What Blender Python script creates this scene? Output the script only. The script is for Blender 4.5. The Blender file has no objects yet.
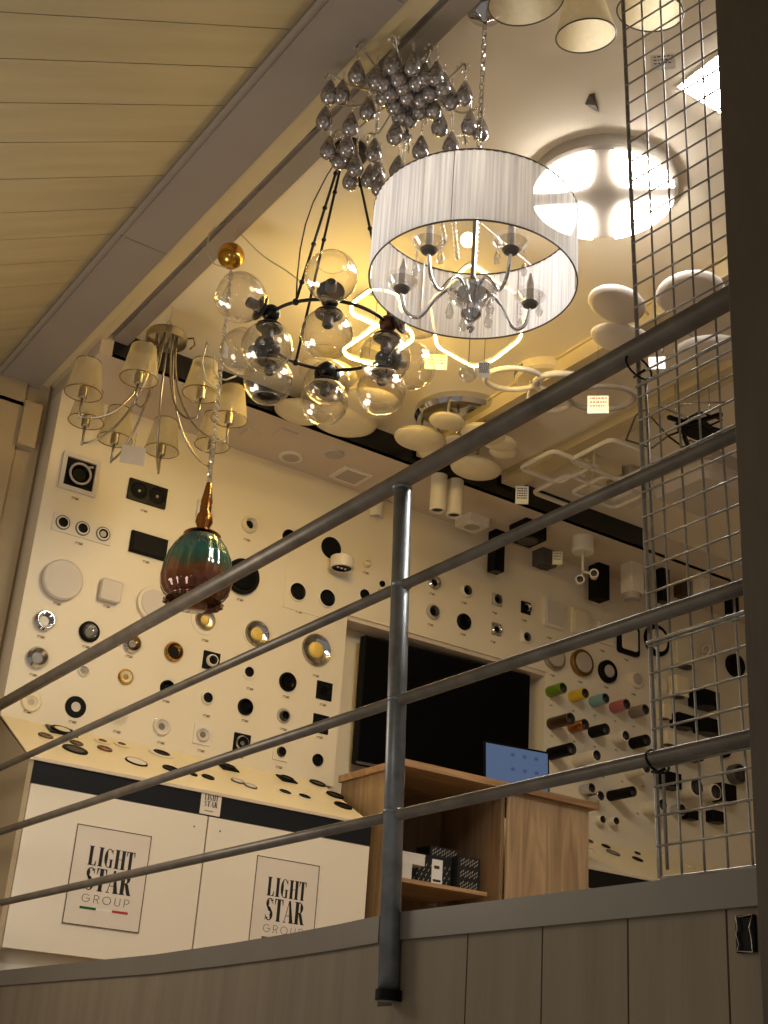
import bpy, math, random
from mathutils import Vector, Matrix
random.seed(7)
PI = math.pi
C = bpy.context.scene.collection
sc = bpy.context.scene
# ------------------------------------------------------------------ camera frame (from the vanishing points)
F = 1320.0
def _n(v): return v.normalized()
_a = _n(Vector((-969, -520, F))); _b = _n(Vector((2256, -758, F)))
_m = _n(_a + _b); _d = _n(_a - _b)
AX = (_m + _d) / math.sqrt(2); BX = (_m - _d) / math.sqrt(2)
UX = BX.cross(AX)
if UX.y < 0: UX = -UX
def cam2w(c): return Vector((c.dot(BX), c.dot(AX), c.dot(UX)))
def ray(px, py): return cam2w(Vector((px - 384, 512 - py, F)))
FWD = _n(cam2w(Vector((0, 0, 1)))); RGT = _n(cam2w(Vector((1, 0, 0)))); UPV = _n(cam2w(Vector((0, 1, 0))))
def W(px, py, ax, val):
    d = ray(px, py); return d * (val / d['XYZ'.index(ax)])
def WP(px, py, p0, n):
    d = ray(px, py); return d * (p0.dot(n) / d.dot(n))
def WH(px, py, D):
    d = ray(px, py); return d * (D / math.hypot(d.x, d.y))
def mpp(P): return P.dot(FWD) / F
# ------------------------------------------------------------------ materials
MC = {}
def lin(c):
    return tuple(((v / 255) / 12.92 if v / 255 <= .04045 else ((v / 255 + .055) / 1.055) ** 2.4) for v in c) + (1,)
def pm(name, col, rough=.5, metal=0, var=.06, scale=8, bump=0, spec=.5, trans=0, stretch=(1, 1, 1), bscale=None):
    if name in MC: return MC[name]
    m = bpy.data.materials.new(name); m.use_nodes = True; nt = m.node_tree; N = nt.nodes; L = nt.links
    p = N['Principled BSDF']; p.inputs['Roughness'].default_value = rough; p.inputs['Metallic'].default_value = metal
    p.inputs['Specular IOR Level'].default_value = spec
    tc = N.new('ShaderNodeTexCoord'); mp = N.new('ShaderNodeMapping'); mp.inputs['Scale'].default_value = stretch
    no = N.new('ShaderNodeTexNoise'); no.inputs['Scale'].default_value = scale; no.inputs['Detail'].default_value = 4
    L.new(tc.outputs['Object'], mp.inputs['Vector']); L.new(mp.outputs['Vector'], no.inputs['Vector'])
    cr = N.new('ShaderNodeValToRGB'); c = lin(col)
    cr.color_ramp.elements[0].position = .3; cr.color_ramp.elements[1].position = .7
    cr.color_ramp.elements[0].color = tuple(max(0, v * (1 - var)) for v in c[:3]) + (1,)
    cr.color_ramp.elements[1].color = tuple(min(1, v * (1 + var)) for v in c[:3]) + (1,)
    L.new(no.outputs['Fac'], cr.inputs['Fac']); L.new(cr.outputs['Color'], p.inputs['Base Color'])
    if trans: p.inputs['Transmission Weight'].default_value = trans
    if bump:
        b = N.new('ShaderNodeBump'); b.inputs['Strength'].default_value = bump; b.inputs['Distance'].default_value = .004
        if bscale:
            n2 = N.new('ShaderNodeTexNoise'); n2.inputs['Scale'].default_value = bscale; L.new(mp.outputs['Vector'], n2.inputs['Vector'])
            L.new(n2.outputs['Fac'], b.inputs['Height'])
        else: L.new(no.outputs['Fac'], b.inputs['Height'])
        L.new(b.outputs['Normal'], p.inputs['Normal'])
    MC[name] = m; return m
def emis(name, col, s):
    if name in MC: return MC[name]
    m = bpy.data.materials.new(name); m.use_nodes = True; N = m.node_tree.nodes; p = N['Principled BSDF']
    p.inputs['Base Color'].default_value = (.9, .9, .88, 1) if s > 1 else (.02, .02, .03, 1); p.inputs['Roughness'].default_value = .4
    p.inputs['Emission Color'].default_value = tuple(col) + (1,); p.inputs['Emission Strength'].default_value = s
    MC[name] = m; return m
def thin_glass(name, tint=(1, 1, 1), rough=.0, lo=.03, hi=.75, blend=.25):
    m = bpy.data.materials.new(name); m.use_nodes = True; nt = m.node_tree; N = nt.nodes; L = nt.links
    N.remove(N['Principled BSDF']); o = N['Material Output']
    t = N.new('ShaderNodeBsdfTransparent'); t.inputs['Color'].default_value = tuple(tint) + (1,)
    g = N.new('ShaderNodeBsdfGlossy'); g.inputs['Roughness'].default_value = rough; g.inputs['Color'].default_value = (.95, .93, .9, 1)
    lw = N.new('ShaderNodeLayerWeight'); lw.inputs['Blend'].default_value = blend
    mr = N.new('ShaderNodeMapRange'); mr.inputs['To Min'].default_value = lo; mr.inputs['To Max'].default_value = hi
    mx = N.new('ShaderNodeMixShader'); L.new(lw.outputs['Facing'], mr.inputs['Value']); L.new(mr.outputs['Result'], mx.inputs['Fac'])
    L.new(t.outputs[0], mx.inputs[1]); L.new(g.outputs[0], mx.inputs[2]); L.new(mx.outputs[0], o.inputs['Surface'])
    return m
def fabric(name, col, transl=.45, transp=.1, stripes=0, amp=.15):
    m = bpy.data.materials.new(name); m.use_nodes = True; nt = m.node_tree; N = nt.nodes; L = nt.links
    N.remove(N['Principled BSDF']); o = N['Material Output']
    d = N.new('ShaderNodeBsdfDiffuse'); tl = N.new('ShaderNodeBsdfTranslucent'); tp = N.new('ShaderNodeBsdfTransparent')
    c = lin(col)
    tc = N.new('ShaderNodeTexCoord'); cr = N.new('ShaderNodeValToRGB')
    no = N.new('ShaderNodeTexNoise')
    if stripes:
        sep = N.new('ShaderNodeSeparateXYZ'); L.new(tc.outputs['Object'], sep.inputs[0])
        at = N.new('ShaderNodeMath'); at.operation = 'ARCTAN2'; L.new(sep.outputs['Y'], at.inputs[0]); L.new(sep.outputs['X'], at.inputs[1])
        cb = N.new('ShaderNodeCombineXYZ'); L.new(at.outputs[0], cb.inputs[0])
        zz = N.new('ShaderNodeMath'); zz.operation = 'MULTIPLY'; zz.inputs[1].default_value = .06; L.new(sep.outputs['Z'], zz.inputs[0]); L.new(zz.outputs[0], cb.inputs[1])
        no.inputs['Scale'].default_value = stripes; no.inputs['Detail'].default_value = 3; L.new(cb.outputs[0], no.inputs['Vector'])
    else:
        no.inputs['Scale'].default_value = 60; L.new(tc.outputs['Object'], no.inputs['Vector'])
    cr.color_ramp.elements[0].position = .35; cr.color_ramp.elements[1].position = .65
    cr.color_ramp.elements[0].color = tuple(v * (1 - amp) for v in c[:3]) + (1,); cr.color_ramp.elements[1].color = tuple(min(1, v * (1 + amp)) for v in c[:3]) + (1,)
    L.new(no.outputs['Fac'], cr.inputs['Fac']); L.new(cr.outputs['Color'], d.inputs['Color']); L.new(cr.outputs['Color'], tl.inputs['Color'])
    m1 = N.new('ShaderNodeMixShader'); m1.inputs[0].default_value = transl; L.new(d.outputs[0], m1.inputs[1]); L.new(tl.outputs[0], m1.inputs[2])
    m2 = N.new('ShaderNodeMixShader'); m2.inputs[0].default_value = transp; L.new(m1.outputs[0], m2.inputs[1]); L.new(tp.outputs[0], m2.inputs[2])
    L.new(m2.outputs[0], o.inputs['Surface']); return m
def wood(name, c1, c2, sx=(1, 12, 1), rough=.5):
    m = bpy.data.materials.new(name); m.use_nodes = True; nt = m.node_tree; N = nt.nodes; L = nt.links
    p = N['Principled BSDF']; p.inputs['Roughness'].default_value = rough
    tc = N.new('ShaderNodeTexCoord'); mp = N.new('ShaderNodeMapping'); mp.inputs['Scale'].default_value = sx
    no = N.new('ShaderNodeTexNoise'); no.inputs['Scale'].default_value = 2.2; no.inputs['Detail'].default_value = 8; no.inputs['Distortion'].default_value = 1.2
    cr = N.new('ShaderNodeValToRGB'); cr.color_ramp.elements[0].color = lin(c1); cr.color_ramp.elements[1].color = lin(c2)
    cr.color_ramp.elements[0].position = .3; cr.color_ramp.elements[1].position = .72
    L.new(tc.outputs['Object'], mp.inputs[0]); L.new(mp.outputs[0], no.inputs['Vector']); L.new(no.outputs['Fac'], cr.inputs[0]); L.new(cr.outputs[0], p.inputs['Base Color'])
    return m
M = dict(
    panel=pm('cream_laminate', (226, 214, 190), .45, var=.02, scale=2),
    cab=pm('ivory_cabinet', (224, 214, 196), .5, var=.02, scale=2),
    shelf=pm('warm_ivory_shelf', (232, 216, 178), .35, var=.03, scale=5),
    soffit=pm('soffit_paint', (205, 190, 170), .6, var=.03, scale=3),
    ceil=pm('ceiling_paint', (232, 222, 202), .7, var=.03, scale=1.5, bump=.1),
    beam=pm('beam_greybrown', (150, 140, 130), .65, var=.05, scale=2, bump=.15),
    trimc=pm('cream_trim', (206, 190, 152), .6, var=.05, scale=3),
    slope=None,
    wallb=pm('brown_wall_paint', (168, 150, 120), .7, var=.06, scale=3, bump=.2),
    dark=pm('black_gloss_band', (14, 14, 18), .25, var=.1),
    black=pm('black_matte', (9, 8, 8), .6, var=.15, scale=30, spec=.15),
    blackg=pm('black_gloss', (5, 5, 6), .3, var=.1, spec=.12),
    white=pm('white_plastic', (225, 216, 200), .4, var=.02, scale=20),
    greyw=pm('pale_grey_plastic', (176, 166, 154), .5, var=.03, scale=20),
    opal=pm('opal_diffuser', (205, 196, 186), .5, var=.02, scale=10),
    cream=pm('cream_enamel', (228, 214, 178), .4, var=.03, scale=20),
    chrome=pm('chrome', (205, 205, 208), .08, 1, var=.05, scale=6),
    nickel=pm('brushed_nickel', (178, 170, 155), .28, 1, var=.1, scale=40),
    gold=pm('gold_metal', (196, 150, 70), .2, 1, var=.08, scale=20),
    copper=pm('copper_metal', (168, 112, 62), .25, 1, var=.08, scale=20),
    brass=pm('brass_metal', (150, 120, 72), .25, 1, var=.08, scale=20),
    dgrey=pm('dark_grey_metal', (86, 82, 78), .45, 0, var=.05, scale=20),
    green=pm('green_lacquer', (104, 138, 30), .35, var=.05), yellow=pm('yellow_lacquer', (208, 172, 20), .35, var=.05),
    teal=pm('pale_teal_lacquer', (120, 160, 158), .35, var=.05), pink=pm('dusty_rose_lacquer', (172, 92, 100), .35, var=.05),
    taupe=pm('taupe_lacquer', (132, 120, 106), .35, var=.05), bronze=pm('brown_bronze', (96, 72, 50), .35, .6, var=.1),
    steel=pm('worn_steel_pipe', (112, 104, 94), .45, .35, var=.25, scale=14, bump=.2, stretch=(1, 1, 1)),
    steelp=pm('galvanised_post', (122, 126, 130), .38, .55, var=.3, scale=18, bump=.15),
    wire=pm('galvanised_wire', (138, 134, 126), .4, .6, var=.2, scale=60),
    fascia=pm('washed_board', (122, 110, 92), .7, var=.12, scale=3, bump=.25, stretch=(6, 6, .5), bscale=14),
    flash=pm('grey_metal_flashing', (118, 112, 104), .5, .2, var=.07, scale=4, bump=.1),
    pillar=pm('dark_stained_pillar', (74, 64, 52), .7, var=.14, scale=7, bump=.5, stretch=(1, 1, .5), bscale=40),
    ledy=pm('yellow_led_phosphor', (224, 190, 90), .4, var=.08, scale=60),
    ledg=pm('grey_lens', (120, 112, 98), .3, var=.1, scale=60),
    ink=pm('print_ink', (60, 48, 40), .6), inkb=pm('logo_ink', (12, 10, 12), .5), inkg=pm('grey_logo_ink', (70, 64, 60), .5),
    paper=pm('paper_label', (222, 206, 176), .6, var=.02), poster=pm('logo_board', (216, 204, 190), .55, var=.02),
    tag=pm('white_tag_paper', (232, 230, 226), .6, var=.03), tagy=pm('yellowed_tag_paper', (240, 232, 196), .6, var=.04),
    ired=pm('red_print', (170, 40, 40), .5), igreen=pm('green_print', (22, 78, 46), .5), iyell=pm('pale_stripe', (222, 214, 204), .5),
    cable=pm('clear_cable', (190, 180, 150), .3, var=.1), cabled=pm('dark_cable', (40, 32, 24), .5),
    balck=pm('black_satin_metal', (22, 20, 19), .35, .3, var=.1), browncap=pm('dark_brown_cap', (62, 48, 34), .5),
    brownfix=pm('rust_brown_ball', (88, 44, 22), .4, .2, var=.2, scale=30),
    cap=pm('cup_interior', (60, 54, 48), .5),
    carton=pm('white_carton', (200, 196, 190), .6), cartonb=pm('black_carton', (20, 20, 21), .5),
    floor=pm('shop_floor', (150, 130, 105), .6), smoke=None,
)
M['slope'] = pm('ceiling_boards', (168, 154, 122), .6, var=.07, scale=4, bump=.12, stretch=(.5, 4, .5), bscale=12)
M['oak'] = wood('light_oak', (138, 112, 84), (188, 160, 124), (9, 9, .7))
M['oakh'] = wood('light_oak_top', (140, 108, 76), (192, 156, 116), (.7, 9, 9))
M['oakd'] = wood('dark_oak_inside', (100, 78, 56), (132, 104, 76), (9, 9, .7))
M['globe'] = thin_glass('clear_globe_glass', (.97, .96, .93), lo=.05, hi=.95, blend=.3)
M['clear'] = thin_glass('clear_disc_glass', (.95, .95, .95), lo=.05, hi=.6)
M['smoke'] = pm('smoked_crystal', (165, 160, 160), .16, .7, var=.45, scale=90, spec=1)
M['crystal'] = thin_glass('clear_crystal', (.93, .93, .93), .03, .18, .75, .35)
M['organza'] = fabric('white_pleated_organza', (236, 234, 242), .5, .055, stripes=34, amp=.22)
M['voile'] = fabric('sheer_cream_voile', (214, 202, 168), .55, .45, amp=.03)
M['shadefab'] = fabric('cream_linen', (222, 210, 180), .5, .03, amp=.03)
M['lampw'] = emis('white_led_diffuser', (1, .94, .86), 38)
M['panelw'] = emis('led_panel_diffuser', (1, .95, .88), 34)
M['ledwarm'] = emis('warm_led_tube', (1, .66, .15), 165)
M['bulbw'] = emis('warm_bulb', (1, .72, .36), 6)
M['screen'] = emis('blue_screen', (.10, .16, .29), .5)
M['icon'] = emis('screen_icon', (.05, .08, .2), .5)
# ------------------------------------------------------------------ mesh builder
class MB:
    def __init__(s): s.v = []; s.f = []; s.sm = []; s.mi = []; s.cur = 0; s.mats = None
    def add(s, vs, fs, smooth=False, T=None):
        o = len(s.v)
        s.v += [tuple(T @ Vector(p)) if T is not None else tuple(p) for p in vs]
        for f in fs: s.f.append(tuple(i + o for i in f)); s.sm.append(smooth); s.mi.append(s.cur)
        return s
    def box(s, x0, x1, y0, y1, z0, z1, T=None, bev=0):
        if bev:
            return s.prism([(x0 + bev, y0), (x1 - bev, y0), (x1, y0 + bev), (x1, y1 - bev), (x1 - bev, y1), (x0 + bev, y1), (x0, y1 - bev), (x0, y0 + bev)], z0, z1, T, bev=bev * .6)
        v = [(x0, y0, z0), (x1, y0, z0), (x1, y1, z0), (x0, y1, z0), (x0, y0, z1), (x1, y0, z1), (x1, y1, z1), (x0, y1, z1)]
        return s.add(v, [(0, 3, 2, 1), (4, 5, 6, 7), (0, 1, 5, 4), (1, 2, 6, 5), (2, 3, 7, 6), (3, 0, 4, 7)], False, T)
    def prism(s, poly, z0, z1, T=None, bev=0, smooth=False):
        n = len(poly)
        lv = [(z0, 1)]
        if bev: lv += [(z1 - bev, 1), (z1, -1)]
        else: lv += [(z1, 1)]
        cx = sum(p[0] for p in poly) / n; cy = sum(p[1] for p in poly) / n
        vs = []
        for z, k in lv:
            for p in poly:
                if k == 1: vs.append((p[0], p[1], z))
                else:
                    dx, dy = p[0] - cx, p[1] - cy; d = math.hypot(dx, dy) or 1
                    vs.append((p[0] - dx / d * bev, p[1] - dy / d * bev, z))
        fs = [tuple(reversed(range(n)))]
        for l in range(len(lv) - 1):
            for i in range(n):
                j = (i + 1) % n; fs.append((l * n + i, l * n + j, (l + 1) * n + j, (l + 1) * n + i))
        fs.append(tuple((len(lv) - 1) * n + i for i in range(n)))
        return s.add(vs, fs, smooth, T)
    def lathe(s, prof, n=24, T=None, smooth=False, split=True):
        # prof [(r,z)..]; split: flat-shaded corners between profile segments but smooth around
        if split and not smooth:
            for k in range(len(prof) - 1): s.lathe([prof[k], prof[k + 1]], n, T, True, False)
            return s
        vs = []; fs = []
        for r, z in prof:
            for i in range(n):
                t = 2 * PI * i / n; vs.append((max(r, 1e-5) * math.cos(t), max(r, 1e-5) * math.sin(t), z))
        for k in range(len(prof) - 1):
            for i in range(n):
                j = (i + 1) % n; fs.append((k * n + i, k * n + j, (k + 1) * n + j, (k + 1) * n + i))
        return s.add(vs, fs, True, T)
    def sphere(s, c, r, n=16, m=10, sz=1, T=None, sx=1):
        L = [(r * math.sin(PI * k / m), -r * math.cos(PI * k / m) * sz) for k in range(m + 1)]
        A = Matrix.Translation(Vector(c)) @ Matrix.Diagonal((sx, 1, 1, 1))
        return s.lathe(L, n, (T @ A) if T is not None else A, smooth=True, split=False)
    def tube(s, pts, r, n=8, closed=False, cap=True, rx=None):
        P = [Vector(p) for p in pts]; N = len(P); vs = []; fs = []
        R = r if isinstance(r, (list, tuple)) else [r] * N
        up = None
        for i in range(N):
            if closed: t = P[(i + 1) % N] - P[i - 1]
            else: t = P[min(i + 1, N - 1)] - P[max(i - 1, 0)]
            t.normalize()
            if up is None:
                up = Vector((0, 0, 1)) if abs(t.z) < .9 else Vector((1, 0, 0))
            up = (up - t * up.dot(t))
            if up.length < 1e-6: up = t.orthogonal()
            up.normalize(); sd = t.cross(up)
            for k in range(n):
                a = 2 * PI * k / n + PI / n
                vs.append(P[i] + (up * math.cos(a) * (rx or 1) + sd * math.sin(a)) * R[i])
        for i in range(N if closed else N - 1):
            j = (i + 1) % N
            for k in range(n):
                l = (k + 1) % n; fs.append((i * n + k, i * n + l, j * n + l, j * n + k))
        if not closed and cap: fs.append(tuple(reversed(range(n)))); fs.append(tuple((N - 1) * n + k for k in range(n)))
        s.add(vs, fs, n > 5)
        return s
    def mesh(s, name):
        me = bpy.data.meshes.new(name); me.from_pydata([tuple(v) for v in s.v], [], s.f)
        for p, q, mi in zip(me.polygons, s.sm, s.mi): p.use_smooth = q; p.material_index = mi
        me.validate(); me.update(); return me
def link(o, parent=None):
    C.objects.link(o)
    if parent is not None: o.parent = parent
    return o
def part(name, mb, mat, parent=None, label=None):
    me = mb.mesh(name)
    for m in (mat if isinstance(mat, list) else [mat]): me.materials.append(m)
    o = bpy.data.objects.new(name, me); link(o, parent)
    if label: o['label'] = label
    return o
def tag(o, label, cat, group=None):
    o['label'] = label; o['category'] = cat
    if group: o['group'] = group
    return o
def struct(name, mb, mat):
    o = part(name, mb, mat); o['kind'] = 'structure'; return o
def thing(name, label, cat, loc=(0, 0, 0), rot=(0, 0, 0), group=None):
    o = bpy.data.objects.new(name, None); C.objects.link(o); o.empty_display_size = .05
    o.location = loc; o.rotation_euler = rot; return tag(o, label, cat, group)
def dup(root, loc, label, group=None, rot=None):
    r = root.copy(); C.objects.link(r); r.location = loc; r['label'] = label
    if rot: r.rotation_euler = rot
    if group: r['group'] = group
    for ch in list(root.children):
        c = ch.copy(); C.objects.link(c); c.parent = r
        for g in ch.children: d = g.copy(); C.objects.link(d); d.parent = c
    return r
WALLROT = (PI / 2, 0, 0); CEILROT = (PI, 0, 0)
SL = math.atan2(.26, .48); SLOPEROT = (SL, 0, 0)
# ------------------------------------------------------------------ key planes
YW = 5.5; XB = 1.5; ZC = 3.12; ZS = 2.98; ZF = .34; YS = 5.06
X0 = 1.64
# ------------------------------------------------------------------ the setting
fl = MB(); fl.box(1.72, 7.1, -.6, 5.9, .12, ZF - .02); struct('floor', fl, M['floor'])
b = MB(); b.box(-1.5, 7.2, 5.66, 5.8, -1.6, 3.4); struct('wall_back', b, M['wallb'])
b = MB(); b.box(7.1, 7.25, -.6, 5.8, -.2, 3.4); struct('wall_right', b, M['wallb'])
b = MB(); b.box(1.78, 7.2, -1.2, 5.8, ZC, ZC + .12); struct('ceiling', b, M['ceil'])
# sloping boarded ceiling over the lower hall : z = 3.0 + k (x - 1.335)
ks = .531; zsl = lambda x: 3.0 + ks * (x - 1.335)
seams = []
for p in ((0, 12), (100, 62), (100, 104), (100, 142), (100, 177), (100, 209), (60, 237), (50, 262), (40, 285)):
    n = Vector((-ks, 0, 1)); q = WP(p[0], p[1], Vector((1.335, 0, 3.0)), n); seams.append(q.y)
step = (seams[-1] - seams[0]) / 8
ys = [seams[0] + (i - 12) * step for i in range(0, 26)]
ys = [y for y in ys if -1 < y < 5.62]
for s in seams:
    ys = [y for y in ys if abs(y - s) > step * .45]
ys = sorted(ys + [s for s in seams if s < 5.6]); ys = [ys[0] - .4] + ys + [5.66]
b = MB()
for y0, y1 in zip(ys[:-1], ys[1:]):
    g = .0022
    for (xa, xb) in ((-1.6, 1.335),):
        v = []
        for dz in (0, .05):
            for (x, y) in ((xa, y0 + g), (xb, y0 + g), (xb, y1 - g), (xa, y1 - g)): v.append((x, y, zsl(x) + dz))
        b.add(v, [(0, 1, 2, 3)[::-1], (4, 5, 6, 7), (0, 1, 5, 4), (1, 2, 6, 5), (2, 3, 7, 6), (3, 0, 4, 7)])
b.add([(-1.6, -1.6, zsl(-1.6) + .03), (1.335, -1.6, zsl(1.335) + .03), (1.335, 5.66, zsl(1.335) + .03), (-1.6, 5.66, zsl(-1.6) + .03)], [(0, 1, 2, 3)])
struct('ceiling_slope', b, M['slope'])
# beam along the slope's foot, with its mouldings
b = MB(); b.box(1.335, 1.56, -1.2, 5.66, 3.005, 3.3); b.box(1.335, 1.352, -1.2, 5.66, 2.985, 3.01); b.box(1.37, 1.378, -1.2, 5.66, 3.0, 3.01)
for y in (2.55, 4.2): b.box(1.352, 1.555, y, y + .006, 3.001, 3.01)
struct('trim_1', b, M['beam'])
b = MB(); b.box(1.56, 1.61, -1.2, 5.66, 3.035, 3.3); b.box(1.61, 1.66, -1.2, 5.66, 3.055, 3.3); b.box(1.566, 1.574, -1.2, 5.66, 3.02, 3.06); struct('trim_2', b, M['trimc'])  # lighter cream stands in for the light falling on this strip
b = MB(); b.box(1.66, 1.78, -1.2, 5.66, 3.09, 3.3); b.box(1.69, 1.765, -1.2, 5.1, 3.065, 3.3); struct('trim_3', b, M['beam'])
# two shallow downstand strips across the shop ceiling
for i, (px, py) in enumerate(((590, 352), (600, 431))):
    q = W(px, py, 'Z', ZC - .07 if i == 0 else ZC - .05); b = MB(); h = (.085, .06)[i]
    b.box(q.x, q.x + .11, -1.2, YS - .02, ZC - h, ZC + .01); b.box(q.x - .012, q.x, -1.2, YS - .02, ZC - .012, ZC + .01)
    struct('trim_%d' % (4 + i), b, M['trimc'])
# wall mouldings at the left end of the back wall
b = MB(); b.box(-1.5, 1.5, 5.60, 5.66, 2.88, 3.02); b.box(1.38, 1.50, 5.60, 5.66, .3, 2.9); b.box(1.5, 1.62, 5.63, 5.66, .3, 3.05); struct('trim_6', b, M['wallb'])
b = MB(); za = W(45, 452, 'Y', 5.58).z; zb2 = W(48, 408, 'Y', 5.58).z; b.box(1.50, 1.585, 5.575, 5.625, za, zb2); o = part('trunking_box', b, M['wallb']); tag(o, 'brown painted cable trunking box high on the left end of the back wall', 'trunking box')
# board fascia and grey flashing along the mezzanine edge (slightly bowed)
curb = [W(x, y, 'Z', .344) for x, y in ((-140, 985), (0, 971), (75, 963), (156, 955), (225, 945), (292, 934), (340, 925), (383, 916))]
edge = [(p.x, p.y) for p in curb]
edge[0] = (1.66, 5.6)
edgeR = [(1.52, 2.236), (1.52, .4)]
def strip(poly, z0, z1, off, th, mb, grooves=None):
    for (p, q) in zip(poly[:-1], poly[1:]):
        d = Vector((q[0] - p[0], q[1] - p[1])); d.normalize(); nrm = Vector((d.y, -d.x))
        if nrm.x > 0: nrm = -nrm
        a0 = Vector(p) + nrm * off; a1 = Vector(q) + nrm * off; c0 = a0 - nrm * th; c1 = a1 - nrm * th
        mb.prism([(a0.x, a0.y), (a1.x, a1.y), (c1.x, c1.y), (c0.x, c0.y)], z0, z1)
b = MB(); strip(edge, -1.4, .31, 0, .03, b); strip([edge[-1], (1.52, 2.236)], -1.4, .172, 0, .03, b)
pl = [2.24] + [W(x, 960, 'X', 1.52).y for x in (467, 542, 628, 728)] + [.9, .4]
for y0, y1 in zip(pl[:-1], pl[1:]): strip([(1.52, y0 - .002), (1.52, y1 + .002)], -1.4, .31, 0, .03, b)
struct('wall_fascia', b, M['fascia'])
b = MB(); strip(edge, .292, .344, .008, .03, b); strip(edgeR, .292, .344, .008, .03, b)
strip(edge, .338, .343, -.021, .12, b); strip(edgeR, .338, .343, -.021, .12, b)
struct('trim_7', b, M['flash'])
b = MB(); b.box(1.72, 1.75, -.4, 5.6, -1.4, .31); struct('shade_backing', b, M['black'])  # black sheet added to stand in for the darkness in the fascia gap
# dark pillar at the right
b = MB(); b.box(1.40, 1.475, .55, 1.224, -1.6, 3.3, bev=.004); struct('pillar_right', b, M['pillar'])
# display wall: panels in front of the wall, with the television niche
NX0, NX1, NZ = 3.315, 4.64, 2.285
def panel_obj(x0, x1, z0, z1, y0=YW, y1=5.66):
    b = MB(); b.box(x0, x1, y0, y1, z0, z1); return b
for nm, a in (('wall_display_left', (X0, NX0, 1.386, ZS)), ('wall_display_top', (NX0, NX1, NZ, ZS)), ('wall_display_right', (NX1, 7.1, 1.386, ZS))):
    b = panel_obj(*a)
    if nm == 'wall_display_top': b.box(NX0, NX1, YW - .012, YW + .02, NZ - .012, NZ + .0)
    struct(nm, b, M['panel'])
b = MB(); b.box(NX0, NX1, 5.63, 5.66, .4, NZ); struct('wall_niche', b, M['panel'])
b = MB(); b.box(NX0, NX1, YW - .002, YW + .12, NZ - .035, NZ - .012); struct('trim_8', b, M['soffit'])
b = MB(); b.box(X0, 7.1, YS, 5.66, ZS, ZS + .02); b.box(X0 + .0, 1.70, YS, 5.66, ZS + .02, ZC + .0); struct('ceiling_soffit', b, M['soffit'])
b = MB(); b.box(X0 + .06, 4.98, YS, YS + .02, ZS + .002, ZC); struct('trim_9', b, M['dark'])
b = MB(); b.box(4.98, 7.1, YS, YS + .02, ZS + .002, ZC); struct('trim_10', b, M['soffit'])
# ------------------------------------------------------------------ sloping display counters with cabinets below
YC = 5.02; ZT0, ZT1 = 1.135, 1.39
def counter(x0, x1, lab_s, lab_c, seam):
    t = thing('display_cabinet', lab_c, 'cabinet', ((x0 + x1) / 2, 5.26, ZF - .02))
    c = Vector(t.location)
    def loc(mb): mb.v = [tuple(Vector(p) - c) for p in mb.v]; return mb
    b = MB(); b.prism([(x0 + .021, YC + .02), (x1, YC + .02), (x1, 5.495), (x0 + .021, 5.495)], .44, 1.1)
    b.add([(x0, YC + .0, .34), (x0, YC, ZT0), (x0, 5.5, ZT1), (x0, 5.5, .34), (x0 + .02, YC, .34), (x0 + .02, YC, ZT0), (x0 + .02, 5.5, ZT1), (x0 + .02, 5.5, .34)],
          [(0, 1, 2, 3), (7, 6, 5, 4), (0, 4, 5, 1), (1, 5, 6, 2)])
    part('body', loc(b), M['wallb'], t)
    b = MB(); b.box(x0 + .02, x1, YC + .05, 5.49, .345, .44); part('plinth', loc(b), M['cab'], t)
    b = MB(); b.box(x0 + .02, x1, YC - .002, YC + .02, 1.04, 1.13); part('dark_band', loc(b), M['dark'], t, 'black gloss band under the sloping top')
    b = MB(); b.box(x0 + .01, x1, YC - .012, YC + .02, ZT0 - .008, ZT0 + .004); part('edge_strip', loc(b), M['soffit'], t)
    edges = [x0 + .02] + seam + [x1]
    for xa, xb in zip(edges[:-1], edges[1:]):
        b = MB(); b.box(xa + .003, xb - .003, YC - .004, YC + .016, .43, 1.036, bev=.002); d = part('door', loc(b), M['cab'], t)
        for s in ((xb - .06, .985), (xa + .06, .985)):
            if min(abs(s[0] - q) for q in seam) < .1:
                b = MB(); b.sphere((s[0], YC - .005, s[1]), .0035, 8, 5); part('screw_cap', loc(b), M['ink'], d)
    # sloping display top (lifts off)
    b = MB(); th = .015
    v = []
    for x in (x0, x1):
        v += [(x, YC - .01, ZT0), (x, 5.499, ZT1 + .0054), (x, 5.499, ZT1 + .0054 - th), (x, YC - .01, ZT0 - th + .006)]
    b.add(v, [(3, 2, 1, 0), (4, 5, 6, 7), (0, 1, 5, 4), (1, 2, 6, 5), (2, 3, 7, 6), (3, 0, 4, 7)])
    part('display_top', loc(b), M['shelf'], t)
xs = W(208, 818, 'Y', YC).x
counter(X0, 3.24, '', 'cream cabinet with black band and two logo doors under the left display wall', [xs])
counter(4.49, 7.05, '', 'cream cabinet with black band standing to the right of the oak counter', [5.4, 6.2])
SP0 = Vector((0, YC, ZT0 + .004)); SN = Vector((0, -math.sin(SL), math.cos(SL)))
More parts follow.
